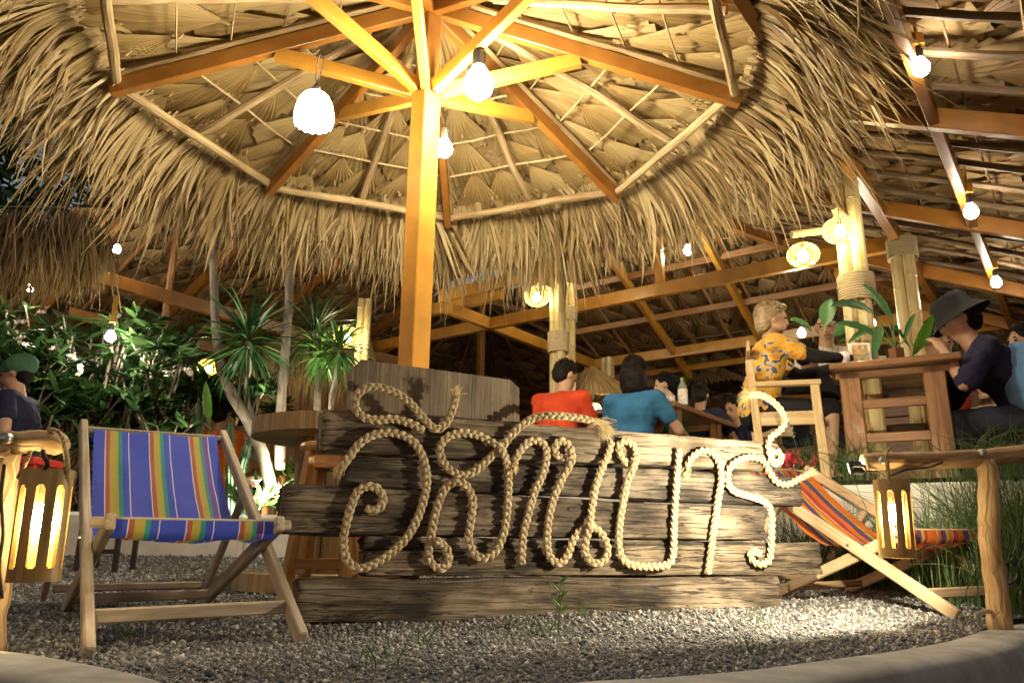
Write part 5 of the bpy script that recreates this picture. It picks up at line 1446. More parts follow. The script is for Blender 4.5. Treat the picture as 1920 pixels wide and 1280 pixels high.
    if hair_style == 'short': hell(c_, A(0, -.045, -.01), .076, .068, .085)
    elif hair_style == 'bob':
        hell(c_, A(0, -.045, -.045), .102, .088, .135); hell(c_, A(.05, -.02, -.08), .056, .07, .10); hell(c_, A(-.05, -.02, -.08), .056, .07, .10); hell(c_, A(0, -.02, .04), .090, .10, .095)
    elif hair_style == 'mop':
        hell(c_, A(0, -.035, .03), .096, .100, .090); hell(c_, A(0, -.06, -.035), .080, .060, .085); hell(c_, A(0, .04, .085), .070, .055, .030)
    elif hair_style == 'tied':
        hell(c_, A(0, -.045, -.005), .078, .068, .08); hell(c_, A(0, -.125, .02), .042, .042, .045); caps(c_, w(headc+hd(A(0, -.13, 0))), w(headc+hd(A(.01, -.16, -.12))), .035*sc, .016*sc)
    fuse(c_, 'hair', M[hair], root, .0105*sc, 2, .008*sc, 30)
    if hat is None:
        c_ = MB(); big_ = hair_style in ('bob', 'mop'); kx = 1.10 if big_ else 1.02
        for _ in range(340):
            v = nrm(rng.normal(0, 1, 3)); v[2] = abs(v[2])*.9 + (-.25 if v[1] < .1 else .30)
            v = nrm(v); ex, ey, ez = .086*kx, .100*kx, .096*kx; n = 5; P = []; dn = nrm(A(v[0]*.9, v[1]*.9 - .15, -.9 if v[2] < .6 else -.2) + rng.normal(0, .28, 3)); dn = dn if v[1] < .15 else nrm(A(v[0]*1.2, -.6, .1) + rng.normal(0, .3, 3)); Ls = rng.uniform(.03, .075)*(1.5 if big_ else 1)
            for i in range(n):
                u_ = nrm(v + dn*(i/(n-1))*Ls*9); P.append(w(headc + hd(A(u_[0]*ex, u_[1]*ey - .020, u_[2]*ez + .036)*(1 + .03*i/(n-1)*rng.random()))))
            strip(c_, P, .0075*sc, rot(hd(v)), .15, rng.random(), 0, .15)
        tag(c_.build('hair_strands', M[hair], root), kind='stuff')
    if hat == 'bucket':
        c_ = MB(); o_ = headc+hd(A(0, -.008, .055)); ax = rot(hd(A(0, .05, 1)))
        lathe(c_, w(o_), [(.165*sc, -.060*sc), (.155*sc, -.052*sc), (.104*sc, .0), (.100*sc, .05*sc), (.088*sc, .082*sc), (0, .090*sc), (0, .08*sc), (.085*sc, .072*sc), (.096*sc, .0), (.150*sc, -.06*sc), (.165*sc, -.062*sc)], 26, nrm(ax), 0, 0, 1.06)
        c_.build('hat', M['hat_black'], root, smooth=True)
    if hat == 'cap':
        c_ = MB(); hell(c_, A(0, -.034, .042), .098, .122, .092); hell(c_, A(0, .115, .030), .066, .075, .010)
        fuse(c_, 'cap', M['cap_green'], root, .010*sc, 2)
    for s in (1, -1):
        c_ = MB(); hell(c_, A(s*.031, .081, .006), .012, .008, .006); c_.build('eye', M['eye'], root, smooth=True)
        c_ = MB(); hell(c_, A(s*.032, .088, .030), .020, .007, .004); c_.build('eyebrow', M[hair], root, smooth=True)
    c_ = MB(); hell(c_, A(0, .093, -.056), .022, .006, .006); c_.build('mouth', M['lip'], root, smooth=True)
    # what they sit on
    if seat and not stand:
        q = A(base[0], base[1], 0); fz = bz - .10*sc
        flo = TZ if base[0] > -.3 else .55
        st_ = empty('bench', (q[0], q[1], flo), seat if isinstance(seat, str) else 'wooden bench under the ' + label.split(' ', 1)[1][:40], 'bench', 'benches under the diners')
        mb = MB(); slab(mb, A(q[0], q[1], fz-.02), Rg, Fw, Z3, .46, .32, .035, .004, rng.random()); mb.build('seat', M['varnish'], st_)
        for s1 in (1, -1):
            for s2 in (1, -1):
                mb = MB(); p_ = q + Rg*s1*.19 + Fw*s2*.12; beam(mb, p_ + A(0, 0, flo), p_ + A(0, 0, fz-.037), .045, .045, Fw, .004); mb.build('leg', M['varnish'], st_)
    return root, base

D = math.radians
person((1060, 704), 6.2, D(25), 'man in a red polo shirt seen from behind, head bowed over phone', 'red_shirt', lean=.25, head_pitch=.55, head_yaw=.5, hands=((.10, .36, .20), (-.02, .36, .20)), hair_style='short', seat='wooden bench under the man in red', sc=1.06)
person((1190, 700), 5.9, D(28), 'woman in a blue shirt with black bobbed hair seen from behind', 'blue_shirt', lean=.10, head_pitch=.1, hands=((.30, .33, .20), (-.10, .36, .2)), hair_style='bob', seat='wooden bench under the woman in blue', sc=1.04)
person((1247, 722), 7.2, D(-75), 'person in green with tied black hair behind the bottle', 'green_shirt', lean=.15, head_pitch=.15, skin='skin_pale', hair_style='tied', seat='wooden bench under the person in green', sc=.98)
person((1313, 742), 7.4, D(30), 'man in dark navy shirt seen from behind at middle table', 'navy', lean=.25, head_pitch=.35, skin='skin_dark', hands=((.32, .36, .10), (-.1, .38, .12)), seat='wooden bench under the man in navy', sc=1.02)
person((1378, 766), 7.3, D(-95), 'young man with dark collar leaning over his food left of the chair', 'navy', lean=.35, head_pitch=.35, head_yaw=-.35, skin='skin', hair_style='short', hands=((.10, .36, .12), (-.16, .34, .10)), seat='wooden bench under the young man', sc=1.0)
yr, yb = person((1448, 598), 5.15, D(96), 'man with bleached hair in a yellow printed shirt and black sleeves', 'yellow_print', 'hair_blond', 'skin', lean=.20, sc=1.0, head_pitch=.10, head_yaw=-.05, hands=((.10, .62, .33), (-.10, .56, .33)), legs='dark_cloth', hair_style='mop', sleeves=.62, long_sleeve='dark_cloth', seat=False)
_cc = atY(1472, 790, 5.15); chair(A(_cc[0], _cc[1], TZ), math.pi/2-D(106), 'pale pine armchair of the man in the yellow shirt', 'pine', .80)
print('yellow man pelvis', yb)
person((1516, 668), 5.5, D(60), 'child with slick black hair at the left of the right table', 'dark_cloth', skin='skin_dark', lean=.2, sc=.92, head_pitch=.15, seat='wooden bench under the child')
person((1548, 612), 6.1, D(-172), 'man in white shirt facing us across the right table', 'white_shirt', lean=.1, sc=1.08, head_pitch=.3, head_yaw=.3, skin='skin', seat='wooden bench under the man in white')
person((1768, 645), 6.2, D(-165), 'smiling face seen between the vase leaf and the man in the hat', 'red_shirt', lean=.12, sc=1.0, head_pitch=.1, skin='skin', hair_style='bob', seat='wooden bench under the smiling diner')
hr, hb = person((1797, 600), 4.85, D(-66), 'man in a black bucket hat and navy shirt leaning over the table', 'navy', skin='skin', lean=.60, sc=1.22, head_pitch=.45, hands=((.10, .46, .36), (-.18, .44, .36)), legs='jeans', hat='bucket', sleeves=.9, panel='sky_panel', seat='wooden bench under the man in the hat')
person((1916, 640), 5.6, D(-100), 'dark haired diner cut off by the right edge of picture', 'dark_cloth', lean=.1, sc=1.0, skin='skin', hair_style='bob', seat='wooden bench under the diner at the right edge')
person((30, 700), 5.6, D(-100), 'man in a green cap and navy shirt walking at far left', 'navy', skin='skin', lean=.12, sc=1.05, head_pitch=.35, hat='cap', stand=True, hands=((.22, .22, .06), (-.24, .15, .04)))
person((416, 776), 7.6, D(8), 'person in an orange shirt seen from behind beyond the cactus', 'orange_shirt', lean=.12, sc=1.12, seat='wooden bench under the person in orange')
person((462, 800), 8.3, D(20), 'person in a white shirt sitting behind the dracaena trunk', 'white_shirt', lean=.3, sc=.95, head_pitch=.5, seat='wooden bench under the person in white')
person((270, 815), 8.4, D(-20), 'diner with black hair just above the blue deckchair', 'navy', lean=.12, sc=.95, seat='wooden bench under the left diner')
person((307, 818), 8.6, D(160), 'diner facing us above the top rail of blue deckchair', 'dark_cloth', lean=.12, sc=.95, skin='skin', seat='wooden bench under the facing diner')
flush_jobs()
# phone in the hands of the man in red
mb = MB(); q = atY(1088, 770, 6.5); slab(mb, q, A(.95, .3, 0), A(-.2, .6, .7), A(0, -.7, .6), .075, .14, .008, .003)
ph = tag(mb.build('phone', M['black']), 'phone with a lit blue screen held by the man in red', 'phone')
m = glow('phone_screen', (.15, .6, 1.0), 1.2); mb = MB(); slab(mb, q + nrm(A(0, -.7, .6))*.0055, A(.95, .3, 0), A(-.2, .6, .7), A(0, -.7, .6), .068, .125, .003, .001); mb.build('screen', m, ph)

# ================================================================== PLANTS
M['frangi'] = leafy('frangipani_leaf', [(0, (.02, .05, .018)), (.5, (.048, .11, .032)), (1, (.11, .21, .06))], .42, .25, 60, .3, 3)
M['bark'] = wood('pale_bark', (.16, .13, .10), (.30, .26, .20), (.46, .41, .33), .85, 6, 12, .8, .9, .006, .3)
M['petal'] = plain('white_petal', (.75, .70, .58), .6, .1, 30, 0)
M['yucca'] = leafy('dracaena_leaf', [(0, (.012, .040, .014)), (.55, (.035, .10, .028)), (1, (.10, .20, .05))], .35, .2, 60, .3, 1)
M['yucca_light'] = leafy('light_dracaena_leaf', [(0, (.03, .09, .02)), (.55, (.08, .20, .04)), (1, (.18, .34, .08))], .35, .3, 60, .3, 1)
M['cactus'] = leafy('cactus_skin', [(0, (.02, .05, .025)), (.6, (.05, .11, .05)), (1, (.10, .17, .07))], .5, 0, 30, .4)
M['grass'] = leafy('fountain_grass_blade', [(0, (.018, .045, .012)), (.5, (.055, .105, .028)), (1, (.17, .20, .08))], .45, .3, 30, .2)
M['tuft'] = leafy('short_grass_blade', [(0, (.02, .07, .015)), (1, (.10, .22, .05))], .45, .3, 30, .2)
M['plume'] = leafy('grass_plume', [(0, (.30, .24, .15)), (1, (.55, .47, .33))], .8, .3, 60, .2)
M['low_plant'] = leafy('low_garden_leaf', [(0, (.03, .10, .015)), (1, (.12, .30, .05))], .4, .35, 60, .3)
def leaf_mesh(name, mat, L, w, fold=.2, droop=.25, n=6, seed=0):
    P = [(0, L*t, -droop*L*t*t) for t in np.linspace(0, 1, n)]
    mb = MB(); strip(mb, np.array(P)+A(1e-6, 0, 0), w, Z3, fold, seed*.1, 0, .02, .25)
    o = mb.build(name, mat, smooth=True); me = o.data; bpy.data.objects.remove(o); return me
def mass(name, me, items, mat, parent):
    v = np.zeros(len(me.vertices)*3); me.vertices.foreach_get('co', v); v = v.reshape(-1, 3); f = [tuple(p.vertices) for p in me.polygons]
    mb = MB()
    for o, Y, Zv, s in items:
        Y = nrm(Y); X = nrm(np.cross(Y, Zv)); Z_ = np.cross(X, Y)
        mb.add(o + (v[:, :1]*X + v[:, 1:2]*Y + v[:, 2:]*Z_)*s, f, np.column_stack([v[:, 1], v[:, 0]]), rng.random())
    return tag(mb.build(name, mat, parent, smooth=True), kind='stuff')
def leaves(name, mes, items, mat, parent, n_single):
    """items: (origin, direction, up, scale), nearest first"""
    for o, Y, Zv, s in items[:n_single]: 
        Y = nrm(Y); X = nrm(np.cross(Y, Zv)); Z_ = np.cross(X, Y)
        put(mes[rng.integers(len(mes))], name, o, X, Y, Z_, parent, s)
    if len(items) > n_single: mass(name + '_mass', mes[0], items[n_single:], mat, parent)
FRL = [leaf_mesh('leaf', M['frangi'], .24, .062, .15, .2+.1*i, 7, i) for i in range(3)]
def frangipani(base, spread, label, n_tips, flowers_px, seed, y0, nsing, extra=None):
    tw = []
    rr = np.random.default_rng(abs(int(seed)))
    root = empty('frangipani_tree', base, label, 'tree')
    mb = MB(); tips = []
    def grow(p, d, L, r, lev):
        q = p + d*L; m_ = (p+q)/2 + rr.normal(0, L*.06, 3)
        tube(mb, catmull(np.array([p, m_, q]), .08), r*.85, 6, True, rr.random())
        if lev == 0: tips.append((q, d)); return
        for k in range(rr.integers(2, 4)):
            a = rr.uniform(0, 2*math.pi); e = nrm(d + (A(math.cos(a), math.sin(a)*.7, 0)*spread + A(0, 0, .15))*rr.uniform(.6, 1.2))
            grow(q, e, L*rr.uniform(.62, .85), r*.72, lev-1)
    for k in range(n_tips):
        grow(base + A(rr.uniform(-.4, .4), rr.uniform(-.3, .3), 0), nrm(A(rr.normal(0, .4), rr.normal(0, .3), 1)), rr.uniform(.45, .6), .035, 4)
    if extra:
        for _ in range(extra[0]):
            q = atY(rr.uniform(extra[1], extra[2]), rr.uniform(extra[3], extra[4]), y0 + rr.uniform(-.15, .9)); s0 = base + A(rr.uniform(-.5, .5), rr.uniform(-.2, .3), rr.uniform(0, .25))
            mb2 = MB(); tube(mb2, catmull(np.array([s0, s0*.5 + q*.5 + A(0, 0, -.05) + rr.normal(0, .06, 3), q]), .08), [.016]*0 or .011, 5, True, rr.random()); tw.append(mb2); tips.append((q, nrm(q - s0)))
        for t_ in tw: mb.v += t_.v; mb.f += [tuple(i + mb.n for i in f) for f in t_.f]; mb.st += t_.st; mb.r += t_.r; mb.m += t_.m; mb.n += t_.n
    mb.build('branches', M['bark'], root, smooth=True)
    items = []
    for q, d in tips:
        for k in range(rr.integers(9, 15)):
            a = rr.uniform(0, 2*math.pi); el = rr.uniform(-.35, .9)
            v = A(math.cos(a)*math.cos(el), math.sin(a)*math.cos(el), math.sin(el)); items.append((q - d*rr.uniform(0, .07), v, nrm(Z3 + v*-.2 + rr.normal(0, .2, 3)), rr.uniform(.6, 1.15)))
    items.sort(key=lambda i: i[0][1]); leaves('leaf', FRL, items, M['frangi'], root, nsing)
    for px, py in flowers_px:
        c = atY(px, py, y0 + rr.uniform(-.3, .2)); fl = MB()
        for k in range(6):
            o = c + rr.normal(0, .030, 3)*A(1, 1, .7); nn = nrm(A(rr.normal(0, .5), -1, .5+rr.normal(0, .3))); X = nrm(np.cross(nn, Z3)); Y = np.cross(nn, X)
            for j in range(5):
                a = j*2*math.pi/5 + rr.random(); d1 = X*math.cos(a)+Y*math.sin(a); d2 = np.cross(nn, d1)
                fl.add([o, o+d1*.016+d2*.010+nn*.006, o+d1*.032+nn*.012, o+d1*.020-d2*.010+nn*.005], [(0, 1, 2, 3)], None, rr.random())
        tag(fl.build('flower_cluster', M['petal'], root), kind='stuff')
    return root
b0 = atY(150, 820, 7.6); b0[2] = .56
frangipani(b0, .85, 'wide frangipani tree with white flowers behind the blue deckchair', 7, [(78, 588), (32, 604), (28, 622), (345, 690), (318, 698), (130, 672), (98, 664), (322, 668)], 5, 7.2, 170, (110, 90, 330, 590, 850))
b1 = atY(20, 820, 7.3); b1[2] = .56
frangipani(b1, .8, 'dense frangipani at the far left edge behind the man in the cap', 5, [(60, 665), (150, 700), (40, 640)], 8, 7.0, 90, (60, -20, 120, 570, 840))
b2 = atY(300, 830, 7.4); b2[2] = .56
frangipani(b2, .75, 'low frangipani with bright leaves left of the dracaenas', 4, [(357, 697), (300, 640)], 9, 7.15, 90, (60, 230, 365, 650, 860))

YL = [leaf_mesh('leaf', M['yucca'], .62, .036, .2, .12+.14*i, 8, i) for i in range(4)]
YLL = [leaf_mesh('leaf', M['yucca_light'], .34, .040, .2, .3+.1*i, 7, i) for i in range(3)]
def rosette(root, c, n, mes, mat, s0, seed, tilt=A(0, 0, 1), low=-.9):
    rr = np.random.default_rng(abs(int(seed))); items = []
    for k in range(n):
        a = k*2.399 + rr.normal(0, .2); el = 1.35 - (1.35-low)*(k/n)**.85 + rr.normal(0, .08)
        v = A(math.cos(a)*math.cos(el), math.sin(a)*math.cos(el), math.sin(el)) + A(0, 0, 0)
        items.append((c + v*.02 - tilt*.10*(k/n), v, nrm(Z3 + v*-.3 + 1e-3) if abs(v[2]) < .97 else A(0, -1, .1), s0*rr.uniform(.8, 1.1)))
    leaves('leaf', mes, items, mat, root, 300)
def trunk(root, pts, r0, r1, seed, mat='bark'):
    rr = np.random.default_rng(abs(int(seed))); P = catmull(np.array(pts), .05); n = len(P)
    R = np.linspace(r0, r1, n)[:, None]*(1+rr.normal(0, .04, (n, 11))); R[:, -1] = R[:, 0]
    mb = MB(); tube(mb, P, R, 10, True, .3); mb.build('trunk', M[mat], root, smooth=True)
YD = 7.2
y1 = empty('dracaena', atY(492, 880, YD), 'big dark green dracaena with a spiky crown and leaning pale trunk', 'dracaena')
rosette(y1, atY(466, 632, YD-.1), 130, YL, M['yucca'], .86, 1)
trunk(y1, [atY(510, 925, YD), atY(492, 850, YD), atY(465, 790, YD), atY(432, 735, YD), atY(412, 680, YD+.1), atY(404, 600, YD+.15), atY(400, 500, YD+.2), atY(398, 430, YD+.2)], .060, .035, 2)
trunk(y1, [atY(474, 800, YD+.1), atY(462, 740, YD+.1), atY(466, 690, YD), atY(466, 640, YD-.1)], .035, .026, 3)
y2 = empty('dracaena', atY(528, 880, YD+.2), 'dracaena with a straight speckled trunk rising behind the fringe', 'dracaena')
trunk(y2, [atY(524, 880, YD+.2), atY(528, 740, YD+.2), atY(536, 640, YD+.25), atY(542, 560, YD+.25), atY(544, 480, YD+.3), atY(540, 400, YD+.3)], .052, .040, 4)
rosette(y2, atY(545, 390, YD+.3), 60, YL, M['yucca'], .9, 7)
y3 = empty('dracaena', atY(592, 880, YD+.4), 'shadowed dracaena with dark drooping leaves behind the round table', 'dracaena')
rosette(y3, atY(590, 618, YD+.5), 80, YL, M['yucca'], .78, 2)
trunk(y3, [atY(590, 900, YD+.4), atY(594, 780, YD+.4), atY(596, 690, YD+.45), atY(590, 620, YD+.5)], .045, .03, 5)
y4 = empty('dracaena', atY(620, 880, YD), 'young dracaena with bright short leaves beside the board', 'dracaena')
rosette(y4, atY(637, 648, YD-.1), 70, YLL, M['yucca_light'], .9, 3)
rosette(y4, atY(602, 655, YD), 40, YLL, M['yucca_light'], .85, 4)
trunk(y4, [atY(618, 880, YD), atY(622, 750, YD), atY(632, 700, YD-.05), atY(638, 655, YD-.1)], .035, .022, 6)
# cacti
def cactus(base, top, r, label, seed):
    root = empty('cactus', base, label, 'cactus', 'ribbed column cacti behind the blue deckchair'); base, top = np.asarray(base, float), np.asarray(top, float)
    n = 14; P = np.array(seg(base, top, n)); T_, N_, B_ = frames(P); k = 8*4; V, ST = [], []
    for i in range(n):
        t = i/(n-1); rr = r*(1 if t < .86 else math.sqrt(max(0, 1-((t-.86)/.14)**2))*.9+.1)
        for j in range(k+1):
            a = 2*math.pi*j/k; q = rr*(1+.20*math.cos(a*8)); V.append(P[i]+N_[i]*math.cos(a)*q+B_[i]*math.sin(a)*q); ST.append((t*np.linalg.norm(top-base), a*r))
    F = [(i*(k+1)+j, i*(k+1)+j+1, (i+1)*(k+1)+j+1, (i+1)*(k+1)+j) for i in range(n-1) for j in range(k)] + [tuple((n-1)*(k+1)+j for j in range(k))]
    MB().add(V, F, ST, .4).build('column', M['cactus'], root, smooth=True)
    mb = MB()
    for j in range(8):
        a = 2*math.pi*j/8
        for i in range(2, n*2):
            t = i/(n*2); q = base+(top-base)*t + (N_[0]*math.cos(a)+B_[0]*math.sin(a))*r*1.2
            for _ in range(2): d = nrm(N_[0]*math.cos(a)+B_[0]*math.sin(a)+rng.normal(0, .6, 3)); tube(mb, [q, q+d*.018], [.0012, .0004], 3, False)
    tag(mb.build('spines', M['plume'], root), kind='stuff'); return root
cactus(atY(430, 965, 7.15), atY(432, 790, 7.15), .034, 'straight ribbed cactus right behind the blue deckchair canvas', 1)
cactus(atY(436, 950, 7.2), atY(466, 828, 7.15), .038, 'ribbed cactus leaning right beside the deckchair frame', 2)
cactus(atY(371, 965, 7.2), atY(371, 752, 7.2), .034, 'thin ribbed cactus standing behind the deckchair top rail', 3)
cactus(atY(282, 965, 7.2), atY(281, 792, 7.2), .026, 'small ribbed cactus tip showing over the deckchair canvas', 4)
cactus(atY(160, 965, 7.2), atY(158, 800, 7.2), .03, 'ribbed cactus at the left post of the blue deckchair', 5)
# low plants by the lit trunk and along the bed
LP = [leaf_mesh('leaf', M['low_plant'], .20, .05, .2, .3+.2*i, 6, i) for i in range(2)]
lp = empty('garden_plants', atY(530, 940, 7.3), 'low bright green leafy plants at the foot of the lit trunk', 'plants')
items = []
for px, py, n, y in ((545, 935, 34, 7.25), (575, 915, 34, 7.4), (480, 945, 30, 7.15), (610, 910, 20, 7.5), (540, 890, 20, 7.8), (460, 940, 16, 7.2)):
    c = atY(px, py, y)
    for k in range(n):
        a = rng.uniform(0, 6.28); el = rng.uniform(.1, 1.3); v = A(math.cos(a)*math.cos(el), math.sin(a)*math.cos(el), math.sin(el)); items.append((c + rng.normal(0, .06, 3)*A(1, 1, .3), v, nrm(Z3-v*.3), rng.uniform(.7, 1.2)))
leaves('leaf', LP, items, M['low_plant'], lp, 160)
big = empty('broad_leaf_plant', atY(390, 860, 6.9), 'plant with one long pale green leaf by the thin cactus', 'plant')
big_leaf(big, atY(392, 790, 7.1), atY(386, 714, 7.1), .09, A(0, -1, .2), 'bright_leaf', .0, stem_from=atY(388, 900, 7.1))
# white arum by the wall
ar = empty('white_arum', atY(480, 955, 7.1), 'white arum flower in the garden bed by the lit trunk', 'flower')
mb = MB(); c = atY(481, 900, 7.05); lathe(mb, c, [(.004, -.05), (.012, -.03), (.03, .0), (.055, .018), (.06, .02)], 16, nrm(A(.1, -.5, 1)), 0, 0, .8); mb.build('flower', M['petal'], ar, smooth=True)
mb = MB(); tube(mb, catmull(np.array([atY(486, 955, 7.1), atY(490, 930, 7.08), c - A(0, 0, .05)]), .02), .006, 6); mb.build('stem', M['stem'], ar)
big_leaf(ar, atY(482, 905, 7.07), atY(478, 880, 7.07), .03, A(0, -1, .2), 'bright_leaf', .0)
# garden uplight that whitens the trunk
gl = empty('garden_spotlight', atY(548, 950, 7.1), 'small black garden spotlight among the low plants by trunk', 'spotlight')
q = atY(520, 945, 7.02); mb = MB(); aim = nrm(atY(430, 770, 7.5)-q); lathe(mb, q, [(0, -.06), (.03, -.055), (.035, 0), (.031, 0), (.03, -.01)], 14, aim); mb.build('lamp_housing', M['black'], gl)
mb = MB(); lathe(mb, q - aim*.006, [(0, 0), (.029, 0)], 14, aim); mb.build('lens', M['glow_spot'], gl)
gd = bpy.data.lights.new('garden_spot_beam', 'SPOT'); gd.energy = 95; gd.color = (1.0, .9, .7); gd.spot_size = math.radians(150); gd.spot_blend = .6; gd.shadow_soft_size = .02
go = bpy.data.objects.new('garden_spot_beam', gd); COL.objects.link(go); go.location = q + aim*.012; go.rotation_euler = Vector(aim).to_track_quat('-Z', 'Y').to_euler()

# fountain grass at the right, in front of the terrace wall
def grass_field(name, spots, n, H, w, mat, label, cat, seed, bend=.6):
    rr = np.random.default_rng(abs(int(seed))); mb = MB()
    for _ in range(n):
        (x, y, z, r) = spots[rr.integers(len(spots))]
        p = A(x + rr.normal(0, r), y + rr.normal(0, r*.6), z); h = rr.uniform(*H); a = rr.uniform(0, 6.28); b = abs(rr.normal(0, bend)); P = []
        for t in np.linspace(0, 1, 6): P.append(p + A(math.cos(a)*b*h*t*t, math.sin(a)*b*h*t*t, h*t*(1-.35*b*t*t)))
        strip(mb, P, rr.uniform(w*.6, w*1.3), nrm(A(rr.normal(), rr.normal(), .1)), .3, rr.random(), 0, .03, .8)
    return tag(mb.build(name, M[mat]), label, cat, kind='stuff')
spots = []
for px, y, r in ((1500, 4.78, .07), (1560, 4.68, .07), (1620, 4.60, .07), (1680, 4.50, .07), (1740, 4.38, .08), (1800, 4.2, .11), (1860, 4.0, .13), (1920, 3.85, .14), (1980, 3.7, .2), (1950, 3.5, .14)):
    q = atY(px, 1080, y); spots.append((q[0], y, gz(q[0], y)-.01, r))
grass_field('fountain_grass', spots, 1500, (.25, .62), .0055, 'grass', 'dense green fountain grass between the orange deckchair and white wall', 'grass', 3, .55)
spots3 = [s for s in spots if s[0] > 2.35]
grass_field('fountain_grass', spots3, 800, (.45, .9), .0055, 'grass', 'tall green fountain grass behind the right log post', 'grass', 9, .45)
spots2 = [(atY(px, 860, y)[0], y, TZ-.02, r) for px, y, r in ((1860, 4.30, .14), (1920, 4.25, .16), (1980, 4.2, .2), (1600, 4.80, .06), (1520, 4.98, .06))]
grass_field('fountain_grass', spots2, 600, (.18, .40), .0050, 'grass', 'finer grass growing on the terrace edge below the right table', 'grass', 4, .7)
pl_ = empty('grass_plumes', atY(1600, 900, 4.2), 'pale feathery seed plumes of the grass by the right table', 'grass')
for (bx_, by_), (tx_, ty_), y in (((1640, 990), (1552, 802), 4.2), ((1530, 960), (1477, 790), 4.4), ((1690, 960), (1600, 790), 4.1), ((540, 965), (600, 925), 7.1), ((470, 950), (590, 880), 7.1)):
    a, b = atY(bx_, by_, y), atY(tx_, ty_, y); mb = MB(); P = catmull(np.array([a, a*.4+b*.6 + A(0, 0, .03), b]), .03); tube(mb, P, .0015, 4)
    mb.build('stalk', M['grass'], pl_); mb = MB(); d = nrm(P[-1]-P[-3]); L = .10 if y > 3 else .022
    for _ in range(150):
        t = rng.random(); q = b - d*L*t; v = nrm(d*1.0 + rng.normal(0, .55, 3)); tube(mb, [q, q+v*.016*(.5+math.sin(math.pi*t))], [.0010, .0004], 3, False, rng.random())
    mb.build('plume', M['plume'], pl_)
# weeds in the gravel
sp3 = []
for px, py in ((870, 1165), (905, 1168), (880, 1172), (1040, 1160), (1060, 1150), (980, 1190), (1020, 1200), (1100, 1180), (1420, 1190), (245, 1200), (260, 1135), (230, 1145), (1230, 1160), (760, 1215), (680, 1260), (1400, 1225)):
    q = atZ(px, py, .02) if py < 1240 else atZ(px, py, 0); sp3.append((q[0], q[1], gz(q[0], q[1]), .035))
grass_field('weed_tufts', sp3, 260, (.02, .085), .0035, 'tuft', 'sparse short green weeds sprouting through the gravel by the sign', 'weeds', 5, .7)
mb = MB()
for px, py in ((1040, 1165), (1045, 1160)):
    q = atY(px, 1150, 2.95); q[2] = gz(q[0], q[1]); P = [q, q + A(.01, 0, .08), q + A(.03, -.01, .17)]
    strip(mb, catmull(np.array(P), .02), .005, A(0, -1, .2), .2, .7)
    for k in range(5): z = .05+.025*k; v = A((-1)**k*.03, -.01, .03); strip(mb, np.array([q + A(.012, 0, z), q + A(.012, 0, z)+v*.6, q + A(.012, 0, z)+v*1.1]), .007, A(0, -1, .3), .2, .8)
tag(mb.build('weed_stem', M['tuft']), 'single tall leafy weed growing before the lowest sleeper', 'weed')
# dead leaves and twigs on the gravel
for k, (px, py, L) in enumerate(((1230, 1175, .14), (1290, 1186, .10), (330, 1165, .09), (480, 1250, .08), (70, 1182, .07), (1150, 1230, .05))):
    q = atZ(px, py, .03); q[2] = gz(q[0], q[1]) + .012; a = rng.uniform(-.3, .3); d = A(math.cos(a), math.sin(a), 0)
    mb = MB(); strip(mb, [q, q+d*L*.5+A(0, 0, .006), q+d*L], .006, Z3, .4, rng.random()); tag(mb.build('dry_leaf', M['fringe']), ['longest dry leaf strip on the gravel below the lowest sleeper', 'short dry leaf strip under the right half of the sign', 'dry leaf strip under the blue deckchair stretchers', 'dry leaf strip near the right foot of blue deckchair', 'dry leaf strip below the left bamboo lantern', 'smallest dry leaf strip in the middle of foreground gravel'][k], 'dry leaf', 'fallen dry leaf strips')
# grass outside the curb in the lower right corner
sp4 = [(1.02, 1.52, -.10, .05), (.95, 1.40, -.10, .05), (.72, 1.22, -.10, .05), (1.15, 1.6, -.10, .05)]
grass_field('outer_grass', sp4, 70, (.07, .15), .003, 'tuft', 'thin grass blades against the outside of the curb', 'grass', 6, .5)

# ================================================================== SMALL THINGS
M['petal_red'] = plain('red_petal', (.55, .03, .06), .6, .2, 30, 0); M['petal_pink'] = plain('pink_petal', (.72, .45, .42), .6, .15, 30, 0)
fb = empty('flower_pot', atY(1492, 880, 5.05), 'bunch of red and pink paper flowers behind the orange deckchair top', 'flowers')
c0 = atY(1492, 872, 5.05)
for k in range(26):
    o = c0 + A(rng.normal(0, .07), rng.normal(0, .04), rng.normal(0, .032)); mb = MB()
    nn = nrm(A(rng.normal(0, .5), -1, .6)); X = nrm(np.cross(nn, Z3)); Y = np.cross(nn, X)
    for j in range(6):
        a = j*math.pi/3 + rng.random(); d1 = X*math.cos(a)+Y*math.sin(a); d2 = np.cross(nn, d1)
        mb.add([o, o+d1*.02+d2*.014+nn*.008, o+d1*.04+nn*.012, o+d1*.022-d2*.014+nn*.006], [(0, 1, 2, 3)])
    mb.build('flower', M['petal_red' if o[2] > c0[2]-.006 else 'petal_pink'], fb)
mb = MB(); lathe(mb, (c0[0], c0[1], TZ), [(0, 0), (.07, 0), (.09, .08), (.08, .08), (.07, .05), (0, .05)], 20); mb.build('pot', M['red_brown'], fb, smooth=True)
mb = MB()
for k in range(60): v = nrm(rng.normal(0, 1, 3)*A(1, .6, 1)+A(0, 0, .5)); o = c0 + A(rng.normal(0, .06), .03, -.05); strip(mb, [o, o+v*.05, o+v*.1-Z3*.02], .02, A(0, -1, .3), .2, rng.random())
tag(mb.build('foliage', M['low_plant'], fb), kind='stuff')
q = atY(1497, 860, 5.2); q[2] = TZ
mb = MB(); lathe(mb, q, [(0, 0), (.08, 0), (.095, .19), (.10, .195), (.09, .19), (.075, .01), (0, .01)], 22); tag(mb.build('bucket', plain('stainless_steel', (.6, .6, .6), .22, .05, 5, 0, 1.0), smooth=True), 'shiny steel bucket on the terrace floor behind the red flowers', 'bucket')
